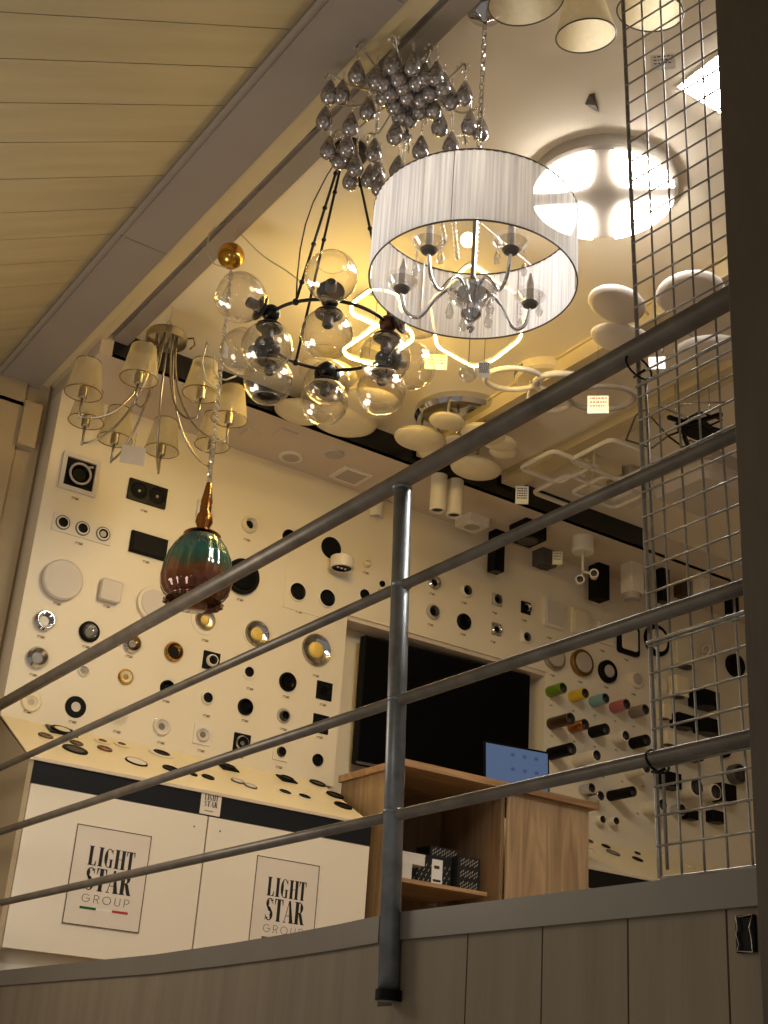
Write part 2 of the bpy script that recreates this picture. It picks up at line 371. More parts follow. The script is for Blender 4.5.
# ------------------------------------------------------------------ downlights on the display wall
BYPART = {}
def ringprof(ro, ri, h): return [(ro, 0), (ro, h * .5), (ro - h * .35, h), (ri, h), (ri - .0005, .0015)]
def spot(P, rot, r, label, ring='white', refl='black', lens='black', ki=.6, kl=.35, h=.012, plate=None, name='downlight', group=None, cat=None, shape='round', halo=None, tilt=False, dome=False):
    t = thing(name, label, cat or name.replace('_', ' '), P, rot, group)
    if plate:
        w, hh, mat = plate; b = MB(); b.box(-w, w, -hh, hh, 0, .006, bev=.002); part('mounting_plate', b, M[mat], t)
    z0 = .0062 if plate else 0
    T0 = Matrix.Translation((0, 0, z0))
    if halo:
        b = MB(); b.lathe([(halo[0], 0), (halo[0], .003), (r * .98, .004)], 32, T0); part('outer_rim', b, M[halo[1]], t)
    b = MB()
    if shape == 'round': b.lathe(ringprof(r, r * ki, h), 28, T0)
    else:
        s = r; i = r * ki; o = [(-s, -s), (s, -s), (s, s), (-s, s)]; n = 24
        if shape == 'square':
            for k in range(4):
                a = o[k]; c = o[(k + 1) % 4]; b.add([(a[0], a[1], 0), (c[0], c[1], 0), (c[0], c[1], h * .7), (a[0], a[1], h * .7)], [(0, 1, 2, 3)], False, T0)
                # face from the square to the round hole
                vs = [(a[0], a[1], h * .7), (c[0], c[1], h * .7)]; m = 7
                a0 = math.atan2(a[1], a[0])
                for q in range(m):
                    tt = a0 + q / (m - 1) * PI / 2; vs.append((i * math.cos(tt), i * math.sin(tt), h))
                b.add(vs, [(0, 1) + tuple(range(m + 1, 1, -1))], False, T0)
    part('trim_ring', b, M[ring], t)
    b = MB(); b.lathe([(r * ki, h * .95), (r * (ki * .55 + kl * .45), h * .45), (r * kl, .003)], 28, T0, smooth=True); part('reflector', b, M[refl], t)
    b = MB()
    if dome: b.lathe([(r * kl * math.cos(q * PI / 12), .003 + r * kl * .35 * math.sin(q * PI / 12)) for q in range(7)], 20, T0, smooth=True)
    else: b.lathe([(r * kl, .0032), (0, .0034)], 24, T0)
    part('lens', b, M[lens], t)
    return t
def flat(P, rot, r, label, mat, shape='round', name='ceiling_panel_light', h=.02, rim=None, k=.82, kx=1, group=None, cat=None, mat2=None):
    t = thing(name, label, cat or name.replace('_', ' '), P, rot, group)
    def shp(s, z0, z1, bv, mb, ss=None):
        if shape == 'round': mb.lathe([(s, z0), (s, z1 - bv), (s - bv, z1), (0, z1)], 36)
        else:
            rr = s * (.22 if shape == 'rsquare' else .04); pts = []
            for (cx, cy, a) in ((s * kx - rr, s - rr, 0), (-s * kx + rr, s - rr, PI / 2), (-s * kx + rr, -s + rr, PI), (s * kx - rr, -s + rr, 1.5 * PI)):
                for q in range(5): pts.append((cx + rr * math.cos(a + q * PI / 8), cy + rr * math.sin(a + q * PI / 8)))
            mb.prism(pts, z0, z1, bev=bv)
        return mb
    if rim:
        part('frame', shp(r, 0, h * .8, .003, MB()), M[rim], t); part('diffuser', shp(r * k, h * .8, h, .002, MB()), M[mat], t)
    else:
        part('housing', shp(r, 0, h * .35, .001, MB()), M['greyw'], t); part('diffuser', shp(r, h * .35, h, .006, MB()), M[mat], t)
    return t
LABELN = [0]
def plabel(P, rot, of, w=.042, h=.014):
    b = MB(); b.box(-w / 2, w / 2, -h / 2, h / 2, 0, .0012); t = part('paper_label', b, M['paper'])
    t.location = P; t.rotation_euler = rot
    tag(t, 'small printed label under the ' + of, 'label', 'printed labels on the display')
    b = MB(); random.seed(LABELN[0]); LABELN[0] += 1
    b.box(-.4 * w, .42 * w, .18 * h, .36 * h, .0012, .0016)
    b.box(-.05 * w, .36 * w, -.32 * h, .02 * h, .0012, .0016); b.box(-.42 * w, -.18 * w, -.22 * h, -.1 * h, .0012, .0016)
    part('print', b, M['ink'], t)
Z5 = Vector((0, 0, 0))
def wl(px, py): return W(px, py, 'Y', YW)
# (px, py, kind, radius px, options, label, label-dy)
S = []
def D(px, py, rp, label, lab=None, **kw):
    P = wl(px, py); r = rp * mpp(P) * 1.02; spot(P, WALLROT, r, label, **kw)
    if lab: Q = wl(*lab); plabel(Q, WALLROT, label[:80])
D(44, 621, 10.5, 'round chrome cup downlight nearest the lower left wall edge', (41, 637), ring='chrome', refl='chrome', lens='white', ki=.8, kl=.45, h=.03)
D(89, 632, 10.5, 'round black ring downlight with chrome eye', (86, 647), ring='black', refl='chrome', lens='dgrey', ki=.7, kl=.4, h=.02)
D(37, 658, 11, 'round chrome ring downlight with grey grid lens', (33, 675), ring='chrome', refl='nickel', lens='ledg', ki=.78, kl=.5, h=.03)
D(132, 644, 9.5, 'chrome ring downlight half hidden behind the top handrail', (129, 656.5), ring='chrome', refl='brass', lens='ledg', ki=.75, kl=.4, h=.02)
D(83.5, 671, 6, 'tiny pale downlight just below the top handrail', ring='white', refl='greyw', lens='ledg', ki=.75, kl=.4)
D(125.5, 677, 8, 'small gold ring downlight', ring='gold', refl='cream', lens='brass', ki=.72, kl=.38)
D(31, 702, 10, 'ivory ring downlight above the left end of the sloping top', (27.5, 712), ring='cream', refl='shelf', lens='greyw', ki=.62, kl=.35)
D(75.5, 707, 10.8, 'flat black ring downlight with a white centre', (72.5, 722), ring='black', refl='white', lens='opal', ki=.45, kl=.4, h=.006)
D(118.5, 717, 9, 'clear glass ring downlight behind the second rail', (117, 732), ring='clear', refl='clear', lens='opal', ki=.6, kl=.35)
D(173.5, 652, 10, 'gold rimmed downlight with black centre and a dangling tag', ring='gold', refl='brass', lens='black', ki=.8, kl=.55, h=.02)
D(167, 688, 7.6, 'small black round downlight on the second rail line, left one', (166, 701.5), ring='black', refl='blackg', lens='blackg', ki=.8, kl=.5, h=.02)
D(161.5, 726.5, 9.2, 'round white glass downlight above the black ring on the shelf', (161, 743), ring='white', refl='opal', lens='ledg', ki=.75, kl=.38, halo=(.046, 'clear'))
D(207, 698, 6.8, 'white ringed downlight with black hole, left of the black disc', (206.5, 716), ring='white', refl='black', lens='black', ki=.75, kl=.5)
D(205, 620, 11, 'recessed spot with yellow light chip behind the teal pendant', (205, 640.5), ring='nickel', refl='nickel', lens='ledy', ki=.9, kl=.45, halo=(.074, 'panel'), h=.012, dome=True)
D(257, 634, 13.5, 'recessed spot with yellow light chip beside the second rail', ring='nickel', refl='chrome', lens='ledy', ki=.9, kl=.5, halo=(.078, 'panel'), h=.014, dome=True)
D(316, 650, 16.5, 'largest recessed spot with yellow light chip near the television', (316, 676), ring='nickel', refl='chrome', lens='ledy', ki=.92, kl=.5, halo=(.088, 'panel'), h=.016, dome=True)
D(249, 525, 8.6, 'cream adjustable downlight with black eye above the top handrail', (247, 540), ring='cream', refl='white', lens='black', ki=.7, kl=.5, h=.03)
D(289, 537, 7.5, 'black round downlight crossed by the top handrail', ring='black', refl='blackg', lens='blackg', ki=.85, kl=.5, h=.015)
D(249, 672, 5, 'wide white ring downlight with small black hole', (250, 689), ring='black', refl='black', lens='black', ki=.8, kl=.5, halo=(.040, 'white'))
D(287.5, 682, 9.6, 'black round downlight left of the black square pair', (286, 697), ring='black', refl='blackg', lens='blackg', ki=.85, kl=.5, h=.014)
D(245, 707, 8.2, 'black round downlight above the square one with chrome eye', (245, 721), ring='black', refl='blackg', lens='blackg', ki=.8, kl=.5, h=.02)
D(283.5, 716, 5.2, 'grey collared downlight with black hole below a black disc', (283.5, 729.5), ring='cap', refl='black', lens='black', ki=.9, kl=.6, h=.02, halo=(.038, 'greyw'))
D(280.5, 752, 5, 'small black hole downlight in a pale square plate', (279, 767.5), ring='cap', refl='black', lens='black', ki=.9, kl=.6, plate=(.042, .043, 'panel'))
D(317.5, 760, 6, 'black round downlight near the right end of the sloping top', ring='black', refl='blackg', lens='black', ki=.9, kl=.6)
D(366.5, 563.5, 4.2, 'tiny cream knob downlight left of the steel post', (366, 573), ring='cream', refl='white', lens='white', ki=.7, kl=.5, h=.02)
D(364.5, 594.5, 5.2, 'small black round downlight on the second rail, left of the post', ring='black', refl='black', lens='black', ki=.8, kl=.6)
D(382, 584, 3.1, 'tiny black button downlight left of the steel post', (381, 591), ring='black', refl='black', lens='black', ki=.8, kl=.6)
D(434, 583, 7.4, 'silver ring downlight with black eye right of the post', (432, 594), ring='chrome', refl='nickel', lens='black', ki=.72, kl=.5, h=.02)
D(466, 591, 7, 'white ring downlight with black eye above a black one', (464, 603), ring='white', refl='cap', lens='black', ki=.72, kl=.5, h=.02)
D(432.5, 612, 8, 'cream ring downlight with black eye below the silver one', (430.5, 625), ring='greyw', refl='cap', lens='black', ki=.72, kl=.48, h=.02)
D(463.5, 622, 8.3, 'black ring downlight with dark green glass', (463, 634.5), ring='black', refl='blackg', lens='blackg', ki=.85, kl=.6, h=.02)
D(496.5, 600, 6, 'tan square downlight with black round eye', (494.5, 613), ring='greyw', refl='cap', lens='black', ki=.8, kl=.5, plate=(.034, .036, 'greyw'))
D(496, 629.5, 6, 'mirror patterned square downlight with black eye', (493, 642), ring='chrome', refl='chrome', lens='black', ki=.8, kl=.5, plate=(.034, .036, 'chrome'))
D(525.5, 608, 6, 'black square downlight with a small glossy eye', (524, 620.5), ring='blackg', refl='chrome', lens='blackg', ki=.7, kl=.5, plate=(.034, .036, 'black'))
D(525.5, 637.5, 5.5, 'white square downlight with black eye near the television corner', ring='white', refl='cap', lens='black', ki=.85, kl=.5, plate=(.034, .036, 'white'))
D(211, 661, 6, 'white square downlight tilted inside a black frame', ring='white', refl='cap', lens='black', ki=.9, kl=.62, plate=(.044, .044, 'black'), h=.02)
D(202, 735, 7, 'square glass downlight with round frosted eye', (201, 751), ring='opal', refl='opal', lens='ledg', ki=.8, kl=.45, plate=(.044, .046, 'white'))
D(241.5, 743.5, 7.5, 'black square downlight with chrome ringed eye', (240, 757), ring='chrome', refl='black', lens='chrome', ki=.8, kl=.3, plate=(.044, .046, 'black'))
for (x, y, lab, ly) in ((324, 691, 'black square downlight, upper of two beside the niche', 705), (320.5, 724, 'black square downlight, lower of two beside the niche', 737.5)):
    P = wl(x, y); spot(P, WALLROT, .026, lab, ring='blackg', refl='black', lens='blackg', ki=.85, kl=.6, plate=(.045, .046, 'black'), h=.008)
    plabel(wl(x - 1, ly), WALLROT, lab)
# flat panels and big discs
def FP(px, py, rp, label, mat, lab=None, **kw):
    P = wl(px, py); flat(P, WALLROT, rp * mpp(P) * 1.02, label, mat, **kw)
    if lab: plabel(wl(*lab), WALLROT, label)
FP(61, 581, 20.5, 'large round white flush panel light near the left wall edge', 'opal', (57, 604), h=.03)
FP(109, 592, 11, 'small white rounded square flush panel light', 'opal', (106.5, 606.5), shape='rsquare', h=.03)
FP(153, 604, 17.5, 'round white recessed panel light half behind the teal pendant', 'opal', shape='round', rim='panel', k=.8)
FP(241.5, 577, 18, 'large black disc wall light behind the top handrail', 'blackg', (240, 600), rim='black', k=.8, h=.03)
FP(331, 548, 11.2, 'black disc backing plate of the white swivel spotlight', 'black', rim='black', h=.01, name='backing_disc')
FP(148, 546, 11, 'plain black rectangular flush light under the twin spot', 'black', (146, 562), rim='black', shape='square', kx=1.75, name='rectangular_light', k=.9)
FP(553, 658, 12.6, 'round grey panel light with silver rim on the right display', 'greyw', (552, 675.5), rim='nickel', k=.78, h=.035)
FP(580.5, 663.5, 13.6, 'round grey panel light with gold rim', 'greyw', (580, 682), rim='brass', k=.74, h=.035)
FP(606.5, 672, 11.4, 'round panel light with thick black rim and white centre', 'greyw', (606, 687.5), rim='black', k=.55, h=.03)
FP(635, 680, 8.4, 'small round white panel light right of the black rimmed one', 'greyw', (633.5, 694.5), rim='panel', k=.7, h=.03)
FP(659, 686, 8.6, 'small round cream panel light just behind the wire mesh edge', 'panel', rim='panel', k=.7, h=.03)
FP(552, 614, 15, 'white framed square panel light between two black squares', 'opal', (549, 638), rim='white', shape='square', kx=.84, k=.8, h=.03)
FP(580, 622.5, 13, 'plain cream square panel light crossed by the third rail', 'panel', (579, 646), rim='panel', shape='square', kx=.9, k=.8, h=.02)
FP(605, 634, 11, 'plain cream square panel light left of the black framed one', 'panel', (602, 651), rim='panel', shape='square', kx=.9, k=.8, h=.02)
FP(627, 640, 15.5, 'square panel light with thick black frame', 'panel', (626, 660), rim='black', shape='rsquare', kx=.9, k=.74, h=.03)
FP(655.5, 641, 16, 'round panel light with black ring beside the mesh edge', 'panel', (650, 663), rim='black', k=.72, h=.03)
FP(204, 511, 9, 'small square spot with black inside behind the copper stem', 'black', rim='white', shape='square', kx=.95, k=.7)
# square gimbal, twin spot, triple plate, twin ring plate
P = wl(79, 475); t = thing('square_gimbal_light', 'white framed square recessed spotlight with a grey swivel ring', 'downlight', P, WALLROT)
s = .092
b = MB()
for (x0, x1, y0, y1) in ((-s, s, s * .78, s), (-s, s, -s, -s * .78), (-s, -s * .78, -s * .78, s * .78), (s * .78, s, -s * .78, s * .78)): b.box(x0, x1, y0, y1, 0, .016)
part('frame', b, M['opal'], t)
b = MB(); b.box(-s * .78, s * .78, -s * .78, s * .78, 0, .003); part('recess', b, M['black'], t)
b = MB(); b.tube([(.05 * math.cos(q * PI / 12), .05 * math.sin(q * PI / 12), .018) for q in range(24)], .006, 8, True); b.tube([(.03, .042, .02), (.055, .05, .02)], .005)
part('swivel_ring', b, M['greyw'], t)
b = MB(); b.lathe([(.044, .018), (.034, .012), (.03, .006), (0, .006)], 24); part('lamp', b, M['blackg'], t)
plabel(wl(75, 498.5), WALLROT, 'white framed square recessed spotlight')
P = wl(147, 494); t = thing('twin_spot_light', 'black rectangular recessed light with two small lenses', 'downlight', P, WALLROT)
b = MB(); b.box(-.1, .1, -.054, .054, 0, .012, bev=.002); part('frame', b, M['blackg'], t)
for sx in (-1, 1):
    b = MB(); b.lathe([(.043, .0125), (.03, .016), (.012, .014), (0, .014)], 24, Matrix.Translation((sx * .047, 0, 0))); q = part('lamp', b, M['black'], t)
    b = MB(); b.sphere((sx * .047 - .0, -.004, .016), .0075, 10, 6); part('bulb', b, M['greyw'], q)
plabel(wl(144, 511), WALLROT, 'black rectangular recessed light with two small lenses')
P = wl(82, 529); t = thing('downlight_sample_plate', 'cream sample plate holding three small ringed downlights', 'sample plate', P, WALLROT)
b = MB(); b.box(-.145, .145, -.045, .045, 0, .006, bev=.002); part('plate', b, M['cab'], t)
for px, py, l in ((62.3, 523, 'left'), (82, 529, 'middle'), (102.5, 534.5, 'right')):
    Q = wl(px, py); spot(Q + Vector((0, -.0065, 0)), WALLROT, .03, {'left': 'leftmost black centred ring downlight on the triple sample plate', 'middle': 'middle black centred ring downlight on the triple sample plate', 'right': 'right hand downlight with pale crescent on the triple sample plate'}[l], ring='white', refl='black', lens='black' if l != 'right' else 'greyw', ki=.78, kl=.5, h=.008, halo=(.035, 'dgrey'))
plabel(wl(79, 543.5), WALLROT, 'cream sample plate holding three ringed downlights')
P = wl(311, 594); t = thing('twin_sample_plate', 'pale square sample plate behind two large black downlights', 'sample plate', P + Vector((0, 0, .005)), WALLROT)
b = MB(); b.box(-.155, .155, -.115, .115, 0, .004, bev=.001); part('plate', b, M['panel'], t)
for px, py, l in ((297, 592, 'left of the two large black downlights on the pale plate'), (326.5, 598.5, 'right of the two large black downlights on the pale plate')):
    spot(wl(px, py) + Vector((0, -.0045, 0)), WALLROT, .052, l, ring='white', refl='blackg', lens='black', ki=.86, kl=.6, h=.008)
plabel(wl(299, 612), WALLROT, 'pale plate with two black downlights')
# white swivel spotlight in front of the black disc
P = wl(336, 566); t = thing('swivel_spotlight', 'short white drum swivel spotlight sticking out of a black disc', 'spotlight', P + Vector((0, -.06, -.0)), (0, 0, 0))
b = MB(); b.lathe([(.0, .03), (.058, .03), (.062, .026), (.062, -.03), (.056, -.034), (.05, -.03)], 32); part('housing', b, M['white'], t)
b = MB(); b.lathe([(.052, -.031), (.038, -.024), (0, -.022)], 28); q = part('reflector', b, M['blackg'], t)
for sx in (-.022, 0, .022):
    b = MB(); b.sphere((sx, 0, -.026), .009, 10, 6); part('lens', b, M['chrome'], q)
b = MB(); b.tube([(0, .05, .01), (0, .1, .01)], .012, 8); part('arm', b, M['black'], t)
# ------------------------------------------------------------------ coloured cylinders standing out of the right display
def cyl(base, tip, rp, label, mat, inner='cap', name='cylinder_spot', r=None):
    P = wl(*base); rt = ray(*tip); Y1 = P.x / (rt.x / rt.y); L = max(.03, YW - Y1)
    r = r or rp * mpp(P); t = thing(name, label, 'spotlight', P, WALLROT, 'cylinder spotlights on the right display wall')
    b = MB(); b.lathe([(r, 0), (r, L - .003), (r - .003, L), (r * .84, L)], 24); part('housing', b, M[mat], t)
    b = MB(); b.lathe([(r * .84, L), (r * .8, L - .03), (r * .45, L - .04), (0, L - .04)], 20); part('reflector', b, M[inner], t)
    b = MB(); b.lathe([(r * .3, L - .0395), (0, L - .037)], 12); part('lens', b, M['dgrey'], t)
    return L
for args in (
    ((549.5, 692), (563.2, 687.8), 5.6, 'green cylinder spotlight in the top coloured row', 'green'),
    ((572, 697.2), (585.3, 693.4), 5.6, 'yellow cylinder spotlight between green and pale teal', 'yellow'),
    ((592.5, 702), (605.8, 698.8), 5.6, 'pale teal cylinder spotlight right of the yellow one', 'teal'),
    ((613, 707.8), (626.7, 703.7), 5.6, 'dusty rose cylinder spotlight', 'pink'),
    ((632, 713), (645.6, 709.2), 5.6, 'taupe cylinder spotlight at the end of the coloured row', 'taupe'),
    ((551, 724), (571.0, 716), 6, 'long dark brass cylinder spotlight under the green one', 'bronze'),
    ((571.4, 728), (585.3, 724.2), 5.6, 'short copper cylinder spotlight beside the dark brass one', 'copper'),
    ((592, 732.5), (606, 728.8), 5.8, 'charcoal cylinder spotlight below the pale teal one', 'black'),
    ((614, 738.5), (626, 734), 5.6, 'short white cylinder spotlight beside the charcoal one', 'white'),
    ((632.5, 743.5), (647, 739.8), 5.8, 'black oval cylinder spotlight nearest the mesh edge', 'black'),
    ((550.5, 754), (572, 748.6), 6.2, 'long black cylinder spotlight right above the laptop', 'black'),
    ((575, 760.5), (597, 756), 6.0, 'long white cylinder spotlight right of the laptop', 'white'),
    ((627, 772), (646.4, 767.8), 6.0, 'long white cylinder spotlight under the fourth rail', 'white'),
    ((610, 796), (633.5, 795), 5.2, 'black cylinder spotlight below the fourth rail', 'black'),
    ((597, 820.5), (603, 818), 4.4, 'left of the two short white tube spots beside the counter', 'white'),
    ((610, 822), (616.5, 820), 4.4, 'right of the two short white tube spots beside the counter', 'white'),
    ((645, 808), (663, 804.5), 6.5, 'white cylinder spotlight behind the lower mesh edge', 'white'),
    ((582, 790), (592, 786), 5, 'upper of two chrome tube spots by the counter corner', 'chrome'),
    ((590, 798), (601, 793.5), 5, 'lower of two chrome tube spots by the counter corner', 'chrome'),
    ((680, 790), (697, 783.0), 10, 'fat white cylinder spotlight behind the mesh', 'white'),
    ((704, 794), (716, 789), 8, 'white ringed spotlight behind the mesh beside the black box', 'white'),
    ((733, 775), (740, 768), 10, 'grey cylinder spotlight beside the dark pillar', 'dgrey'),
    ((674, 811), (682, 806.7), 6, 'small chrome cylinder spotlight low behind the mesh', 'chrome'),
): cyl(*args)
for (x, y, nm) in ((551, 705.5, 'green cylinder spotlight'), (573, 711, 'yellow cylinder spotlight'), (594.5, 715.5, 'pale teal cylinder spotlight'), (615, 721, 'dusty rose cylinder spotlight'), (633.5, 726.5, 'taupe cylinder spotlight'),
                   (551.5, 736, 'dark brass cylinder spotlight'), (574, 741.5, 'short copper cylinder spotlight beside the dark brass one'), (594.5, 746.5, 'charcoal cylinder spotlight'), (615.5, 750, 'short white cylinder spotlight'),
                   (603, 777.5, 'black spotlight under the fourth rail'), (622, 781.5, 'long white cylinder spotlight'), (643, 786, 'white cylinder by the mesh'), (637.5, 813.5, 'black cylinder low on the wall')):
    plabel(wl(x, y), WALLROT, nm, .022, .01)
# box shaped up-and-down lights
def boxlight(px0, px1, py0, py1, label, mat, depth=.09, name='wall_box_light', rnd=False, lens='cap'):
    # px rectangle of the front face
    yf = YW - depth; a = W((px0 + px1) / 2, py0, 'Y', yf); c = W((px0 + px1) / 2, py1, 'Y', yf)
    w = abs(W(px1, (py0 + py1) / 2, 'Y', yf).x - W(px0, (py0 + py1) / 2, 'Y', yf).x) / 2
    z0, z1 = c.z, a.z; x = (a.x + c.x) / 2
    t = thing(name, label, 'wall light', (x, YW, (z0 + z1) / 2)); h = (z1 - z0) / 2
    b = MB()
    if rnd:
        b.lathe([(0, h), (w - .004, h), (w, h - .004), (w, -h), (w * .85, -h), (w * .8, -h + .02), (0, -h + .02)], 24, Matrix.Translation((0, -depth + w * .3, 0)))
        b.box(-w * .4, w * .4, -depth + w, 0, -h * .5, h * .5)
    else:
        b.box(-w, w, -depth, 0, -h, h, bev=.003)
    part('housing', b, M[mat], t)
    b = MB(); b.lathe([(w * .78, -h - .001), (w * .6, -h - .003), (w * .35, -h - .001), (0, -h - .001)], 20, Matrix.Translation((0, (-depth + w * .3) if rnd else -depth / 2, 0))); part('lens', b, M[lens], t)
    return t
def hangbox(px, yt, yb, wpx, label, mat, shape='box', lens='cap', dx=0):
    P = W(px, yt, 'Z', ZS); D0 = math.hypot(P.x, P.y); zb0 = WH(px + dx, yb, D0).z; L = ZS - zb0; r = wpx * mpp(P)
    t = thing('surface_light', label, 'ceiling light', P, CEILROT, 'box and can lights hanging under the soffit'); b = MB()
    if shape == 'box': b.box(-r, r, -r, r, 0, L, bev=.003)
    else: b.lathe([(r, 0), (r, L - .003), (r - .003, L), (0, L)], 28)
    part('housing', b, M[mat], t)
    b = MB(); b.lathe([(r * .8, L + .001), (r * .62, L + .004), (r * .35, L + .001), (0, L + .001)], 22); part('lens', b, M[lens], t)
    return t, L, r
hangbox(497, 532, 572, 6.2, 'tall slim black box light under the soffit, leftmost of the box lights', 'black')
hangbox(528, 525, 541, 13.5, 'wide black cube light under the soffit above the dark grey one', 'black')
hangbox(544, 552, 567, 9.6, 'dark grey box light with ringed lens hanging beside the black cube', 'dgrey')
hangbox(599, 566, 600, 7.6, 'tall black box light behind the white twin spots', 'black', lens='black')
t_, L_, r_ = hangbox(632, 565, 594, 8.2, 'tall white box light with a round lens can under it', 'white')
b = MB(); b.lathe([(r_ * 1.05, L_), (r_ * 1.05, L_ + .035), (r_ * .9, L_ + .04), (r_ * .8, L_ + .03), (0, L_ + .03)], 26); part('lens_can', b, M['greyw'], t_)
hangbox(662, 570, 602, 5.4, 'tall black box light seen through the mesh at its left side', 'black')
hangbox(682, 582, 597, 6.2, 'short brown box light seen through the mesh', 'browncap')
hangbox(702, 580, 596, 6.4, 'white box light seen through the mesh', 'white')
hangbox(731, 590, 620, 5.2, 'tall black box light touching the pillar edge', 'black')
boxlight(677, 696, 640, 666, 'cream square box light in the middle of the mesh', 'panel', .06)
boxlight(677, 689, 676, 696, 'small cream cube light with dark side', 'cream', .08)
boxlight(700, 720, 690, 706, 'black wide box light behind the mesh, upper one', 'black', .1)
boxlight(664, 672, 704, 718, 'tiny cream cube light left side of the mesh, upper one', 'cream', .06)
boxlight(667, 676, 731, 744, 'tiny cream cube light left side of the mesh, lower one', 'cream', .06)
boxlight(679, 695, 714, 727, 'black hexagonal looking box light behind the mesh', 'black', .08)
boxlight(702, 721, 718, 733, 'black box light right of the hexagonal looking one', 'black', .08)
boxlight(682, 704, 752, 758, 'flat black bar light under the fourth rail behind the mesh', 'black', .08)
boxlight(663, 682, 772, 787, 'black cube spotlight low at the left of the mesh', 'black', .08)
boxlight(722, 737, 784, 802, 'black square spotlight with chrome lens by the pillar', 'black', .08, lens='chrome')
boxlight(689, 699, 810, 819, 'small black box light low behind the mesh, left one', 'black', .06)
boxlight(713, 726, 811, 822, 'small black box light low behind the mesh, right one', 'black', .06)
FP(733, 666, 11, 'black disc wall light cut by the pillar edge', 'black', rim='black', h=.05)
FP(722, 752, 6, 'black oval disc light under the fourth rail by the pillar', 'black', rim='black', h=.05)
P = wl(706, 653); t = thing('coil_wall_light', 'white three ring coil wall light behind the mesh', 'wall light', P, WALLROT)
for k in range(3):
    b = MB(); b.tube([(-.04 + k * .035 + .0 * math.cos(q), .035 * math.cos(q * PI / 8), .04 + .035 * math.sin(q * PI / 8)) for q in range(16)], .007, 6, True); part('ring', b, M['white'], t)
b = MB(); b.box(-.05, .05, -.008, .008, 0, .02); part('bracket', b, M['white'], t)
# double headed white spotlight on its ceiling can
P = W(583, 538, 'Z', ZS); rc = 11 * mpp(P); D0 = math.hypot(P.x, P.y); t = thing('double_spotlight', 'white can with two swivel spotlight heads hanging below it', 'spotlight', P)
zc1 = WH(582, 553, D0).z - ZS; zc2 = WH(590, 577, D0).z - ZS
b = MB(); b.lathe([(rc, 0), (rc, zc1 + .005), (rc - .005, zc1), (0, zc1)], 28); part('can', b, M['white'], t)
b = MB(); b.tube([(0, 0, zc1), (0, 0, zc2 + .03)], .008); part('stem', b, M['white'], t)
for px, py in ((580, 580), (594, 574)):
    Q = WH(px, py, D0 - .02) - P; d = -(Q + P).normalized(); d.z *= .4; A = Matrix.Translation(Q) @ Vector((0, 0, 1)).rotation_difference(d.normalized()).to_matrix().to_4x4()
    b = MB(); b.lathe([(0, -.05), (.023, -.05), (.026, .02), (.018, .02)], 22, A); b.tube([Q, Vector((0, 0, zc2 + .03))], .008); h_ = part('head', b, M['white'], t)
    b = MB(); b.lathe([(.018, .02), (.012, .008), (0, .008)], 20, A); part('reflector', b, M['cap'], h_)
# ------------------------------------------------------------------ samples lying on the sloping tops
def SLP(px, py): return WP(px, py, SP0, SN)
def onslope(px, py, rw, label, ring, lens, lab=False, **kw):
    P = SLP(px, py); spot(P, SLOPEROT, rw, label, ring=ring, refl=lens, lens=lens, h=.006, **kw)
onslope(45.5, 736, .033, 'brown disc downlight at the left end of the sloping top', 'bronze', 'bronze', ki=.7, kl=.5)
onslope(61.5, 731.5, .05, 'black hexagonal downlight near the left end of the sloping top', 'black', 'cream', ki=.7, kl=.5, plate=(.062, .05, 'blackg'))
onslope(76.5, 743.5, .03, 'brown disc downlight beside the black ringed one on the sloping top', 'bronze', 'bronze', ki=.7, kl=.5)
onslope(75, 750, .055, 'large black ringed downlight near the front edge of the sloping top', 'black', 'cap', ki=.72, kl=.66)
onslope(102.3, 741.3, .02, 'tiny brown downlight, left of a pair on the sloping top', 'bronze', 'bronze', ki=.7, kl=.5, halo=(.036, 'shelf'))
onslope(121.5, 744.6, .02, 'tiny brown downlight, right of a pair on the sloping top', 'bronze', 'bronze', ki=.7, kl=.5, halo=(.036, 'shelf'))
onslope(104.6, 749, .034, 'brown disc downlight in front of the tiny pair', 'bronze', 'copper', ki=.7, kl=.5)
onslope(136.3, 762.3, .05, 'black and white double ringed downlight on the sloping top', 'black', 'white', ki=.86, kl=.6)
onslope(161.5, 753.5, .04, 'black oval downlight in a white rim on the sloping top', 'black', 'black', ki=.7, kl=.5, halo=(.06, 'white'))
onslope(170.5, 769, .038, 'plain black disc in front of the white rimmed one', 'black', 'black', ki=.7, kl=.5)
onslope(193.5, 775, .018, 'tiny black downlight under the third rail', 'black', 'black', ki=.7, kl=.5)
onslope(208, 777.5, .03, 'small black downlight right of the tiny one', 'black', 'black', ki=.7, kl=.5)
onslope(228, 768, .034, 'black square downlight on the middle of the sloping top', 'black', 'black', ki=.7, kl=.5, plate=(.042, .042, 'black'))
onslope(237.5, 781.5, .032, 'left of two joined grey rings on the sloping top', 'dgrey', 'opal', ki=.8, kl=.7)
onslope(250.5, 786.5, .032, 'right of two joined grey rings on the sloping top', 'dgrey', 'opal', ki=.8, kl=.7)
onslope(286.5, 779.5, .034, 'black square downlight left of the big black discs', 'black', 'black', ki=.7, kl=.5, plate=(.042, .042, 'black'))
onslope(285, 792.5, .03, 'left black disc of the white rimmed pair on the sloping top', 'black', 'black', ki=.7, kl=.5, halo=(.042, 'white'))
onslope(304.5, 797, .03, 'right black disc of the white rimmed pair on the sloping top', 'black', 'black', ki=.7, kl=.5, halo=(.042, 'white'))
onslope(317.5, 783.5, .042, 'rearmost of three big black discs at the end of the sloping top', 'black', 'blackg', ki=.7, kl=.5)
onslope(335, 795.5, .045, 'middle of three big black discs at the end of the sloping top', 'black', 'blackg', ki=.7, kl=.5)
onslope(343, 806, .045, 'front one of three big black discs at the end of the sloping top', 'black', 'blackg', ki=.7, kl=.5)
